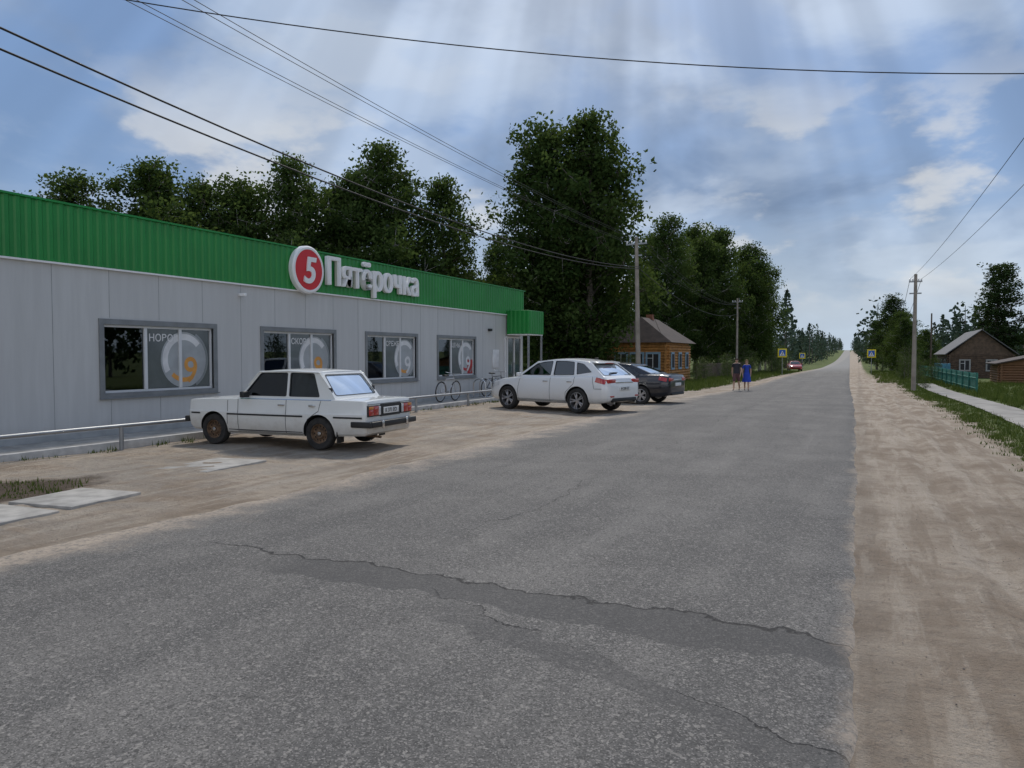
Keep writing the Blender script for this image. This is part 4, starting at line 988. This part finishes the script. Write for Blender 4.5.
# ---------------------------------------------------------------- bicycles and rack
def bicycle(name,x,y,rot,fcol):
    e=empty(name,(x,y,.11),rot); e.rotation_euler=(R(4),0,rot); fm=pmat('bike_frame',fcol,.35,coat=.5); r=.34
    for wx in (-.52,.52):
        tube('tyre',[(wx+r*math.cos(a),0,r+.02+r*math.sin(a)) for a in np.linspace(0,2*math.pi,33)[:-1]],.02,M['rubber'],e,cyc=True)
        tube('rim',[(wx+(r-.03)*math.cos(a),0,r+.02+(r-.03)*math.sin(a)) for a in np.linspace(0,2*math.pi,33)[:-1]],.009,M['chrome'],e,cyc=True)
        sp2=[tube('s',[(wx,0,r+.02),(wx+(r-.03)*math.cos(a),0,r+.02+(r-.03)*math.sin(a))],.003,M['chrome'],None,res=0) for a in np.linspace(0,2*math.pi,17)[:-1]]
        join(sp2,'spokes',e)
    bb=(-.08,0,.30); st=(-.22,0,.78); hd=(.34,0,.80); hl=(.37,0,.66)
    for a,b_ in ((bb,st),(st,hd),(bb,hl),(hd,hl),((-.52,0,.36),bb),((-.52,0,.36),(-.20,0,.72))): tube('frame',[a,b_],.017,fm,e)
    tube('fork',[hl,(.46,0,.5),(.52,0,.36)],.014,fm,e); tube('seat_post',[st,(-.25,0,.90)],.012,M['chrome'],e); tube('stem',[hd,(.31,0,.96)],.012,M['chrome'],e)
    box('saddle',(-.38,-.07,.89),(-.12,.07,.94),M['black'],e,.02)
    tube('handlebar',[(.22,-.28,1.0),(.30,-.2,.98),(.32,0,.96),(.30,.2,.98),(.22,.28,1.0)],.012,M['chrome'],e)
    lathe('chainring',[(0,-.03),(.09,-.03),(.09,-.036),(0,-.036)],20,M['steel'],e,axis='Y').location=(-.08,0,.30)
    tube('crank',[(-.08,.0,.30),(.02,.05,.2)],.01,M['steel'],e)
bicycle('bicycle',-12.95,22.7,R(90),(.5,.5,.52)); bicycle('bicycle',-12.9,26.3,R(78),(.03,.03,.04))
rk=empty('bicycle_rack'); 
for i in range(5):
    y=25.2+i*.5; tube('hoop',[(-13.25,y,.1),(-13.25,y,.62)]+[(-13.0+.25*math.cos(a),y,.62+.2*math.sin(a)) for a in np.linspace(math.pi,0,10)]+[(-12.75,y,.1)],.02,M['chrome'],rk)
tube('base_bar',[(-13.25,25.0,.14),(-13.25,27.4,.14)],.02,M['chrome'],rk); tube('base_bar_2',[(-12.75,25.0,.14),(-12.75,27.4,.14)],.02,M['chrome'],rk)
e=empty('litter_bin',(-12.9,28.2,.11)); lathe('bin',[(0,0),(.17,0),(.2,.5),(.2,.62),(.17,.62),(.16,.3),(0,.3)],18,M['steel'],e,axis='Z')

# ---------------------------------------------------------------- people
def person(name,x,y,head_rot,height,top,bottom,hair,female=False,stride=.22,ph=1):
    e=empty(name,(x,y,gz(x,y)+.035),head_rot); s=height/1.72; e.scale=(s,s,s)
    sh=.165 if female else .195
    J=[];E=[];Rd=[]
    def j(p,r,par=None):
        J.append(p); Rd.append(r if isinstance(r,tuple) else (r,r))
        if par is not None: E.append((par,len(J)-1))
        return len(J)-1
    pel=j((0,0,.95),(.15,.11)); sp1=j((0,.0,1.12),(.125 if female else .145,.10),pel); ch=j((0,.01,1.32),(.15 if female else .175,.115),sp1)
    uc=j((0,0,1.42),(.11,.085),ch); nk=j((0,.005,1.49),.052,uc); h0=j((0,.02,1.555),.062,nk); h1=j((0,.015,1.62),(.078,.092),h0); h2=j((0,.005,1.685),(.062,.07),h1)
    for sg in (1,-1):
        f=sg*ph
        s_=j((sg*sh,0,1.415),.056,uc); el=j((sg*(sh+.055),-.03-.05*f,1.13),.042,s_); wr_=j((sg*(sh+.05),.05-.12*f,.89),.028,el)
        pm=j((sg*(sh+.045),.065-.135*f,.83),(.022,.034),wr_)
        for q,(fy,ln_) in enumerate(((-.03,.075),(-.01,.09),(.01,.085),(.028,.07))):
            k=j((sg*(sh+.04),.07-.135*f+fy,.79),.010,pm); j((sg*(sh+.025),.075-.135*f+fy,.79-ln_*.75),.008,k)
        k=j((sg*(sh+.03),.10-.135*f,.82),.011,pm); j((sg*(sh+.02),.115-.135*f,.785),.009,k)
        hp=j((sg*.09,0,.89),.095,pel); kn=j((sg*.095,.05+stride*.5*f,.50),.060,hp); an=j((sg*.095,stride*f-(.05 if f<0 else 0),.10+(.03 if f<0 else 0)),.038,kn)
        j((sg*.105,stride*f+.13,.045),(.035,.028),an); 
    me=bpy.data.meshes.new(name+'_b'); me.from_pydata(J,E,[]); o=bpy.data.objects.new('t',me); COL.objects.link(o)
    o.modifiers.new('k','SKIN'); sv=me.skin_vertices[0].data
    for i,r in enumerate(Rd): sv[i].radius=r; sv[i].use_root=(i==0)
    sb=o.modifiers.new('s','SUBSURF'); sb.levels=2; sb.render_levels=2
    dg=bpy.context.evaluated_depsgraph_get(); m2=bpy.data.meshes.new_from_object(o.evaluated_get(dg)); bpy.data.objects.remove(o)
    m2.materials.clear()
    for mt in (M['skin'],top,bottom,M['black']): m2.materials.append(mt)
    for p in m2.polygons:
        p.use_smooth=True; c=p.center; arm=abs(c.x)>sh+.0
        if c.z<.085: p.material_index=3
        elif arm and c.z<1.25: p.material_index=0
        elif c.z>1.455: p.material_index=0
        elif c.z>.93: p.material_index=1
        elif c.z>.52: p.material_index=2 if not female else 1
        else: p.material_index=0
    b_=bpy.data.objects.new('body',m2); link(b_,e)
    bm=bmesh.new(); bmesh.ops.create_uvsphere(bm,u_segments=18,v_segments=12,radius=1,matrix=Matrix.Translation((0,-.012,1.665))@Matrix.Diagonal((.088,.10,.085,1)))
    if female: bmesh.ops.create_uvsphere(bm,u_segments=14,v_segments=10,radius=1,matrix=Matrix.Translation((0,-.06,1.57))@Matrix.Diagonal((.07,.05,.13,1)))
    bm_obj('hair',bm,hair,e,smooth=True)
    fc=[]
    for sg in (1,-1):
        bm=bmesh.new(); bmesh.ops.create_uvsphere(bm,u_segments=8,v_segments=6,radius=.010,matrix=Matrix.Translation((sg*.03,.102,1.615))); fc.append(bm_obj('eye',bm,M['black']))
        bm=bmesh.new(); bmesh.ops.create_uvsphere(bm,u_segments=8,v_segments=6,radius=1,matrix=Matrix.Translation((sg*.08,.01,1.61))@Matrix.Diagonal((.01,.018,.03,1))); fc.append(bm_obj('ear',bm,M['skin']))
    bm=bmesh.new(); bmesh.ops.create_cone(bm,segments=8,radius1=.016,radius2=.006,depth=.045,matrix=Matrix.Translation((0,.11,1.595))@Matrix.Rotation(.35,4,'X')); fc.append(bm_obj('nose',bm,M['skin']))
    fc.append(box('mouth',(-.022,.095,1.558),(.022,.104,1.566),M['red']))
    join(fc,'face',e)
    if female:
        vs=[];fs=[];n=28; lv=[(1.02,.135,.105),(.93,.175,.14),(.8,.20,.165),(.62,.225,.20),(.5,.24,.23)]
        for z,a,b2 in lv:
            for i in range(n):
                t=2*math.pi*i/n; k=1+.05*math.sin(t*7)*(1.02-z)*2; vs.append((a*k*math.cos(t),b2*k*math.sin(t),z))
        for l in range(len(lv)-1):
            for i in range(n): q=(i+1)%n; fs.append((l*n+i,l*n+q,(l+1)*n+q,(l+1)*n+i))
        mesh_obj('skirt',vs,fs,top,e,smooth=True)
    else:
        for sg in (1,-1):
            f=sg*ph; vs=[];fs=[];n=14
            for t_,rr_ in ((0,.115),(.5,.10),(1,.092)):
                cx_=sg*.09; cy2=(stride*.5*f+.05)*t_; cz2=.90-.36*t_
                for i in range(n): a=2*math.pi*i/n; vs.append((cx_+rr_*math.cos(a),cy2+rr_*math.sin(a),cz2))
            for l in range(2):
                for i in range(n): q=(i+1)%n; fs.append((l*n+i,l*n+q,(l+1)*n+q,(l+1)*n+i))
            mesh_obj('shorts_leg',vs,fs,bottom,e,smooth=True)
    return e
person('man',-5.88,41.2,R(175),1.72,pmat('dark_tshirt',(.03,.03,.04),.9),pmat('shorts_grey',(.12,.06,.06),.9),pmat('brown_hair',(.05,.03,.02),.8))
person('woman',-5.42,41.6,R(188),1.64,pmat('blue_dress',(.02,.06,.42),.85),M['skin'],pmat('fair_hair',(.22,.13,.06),.8),True,.18,-1)
print('done')
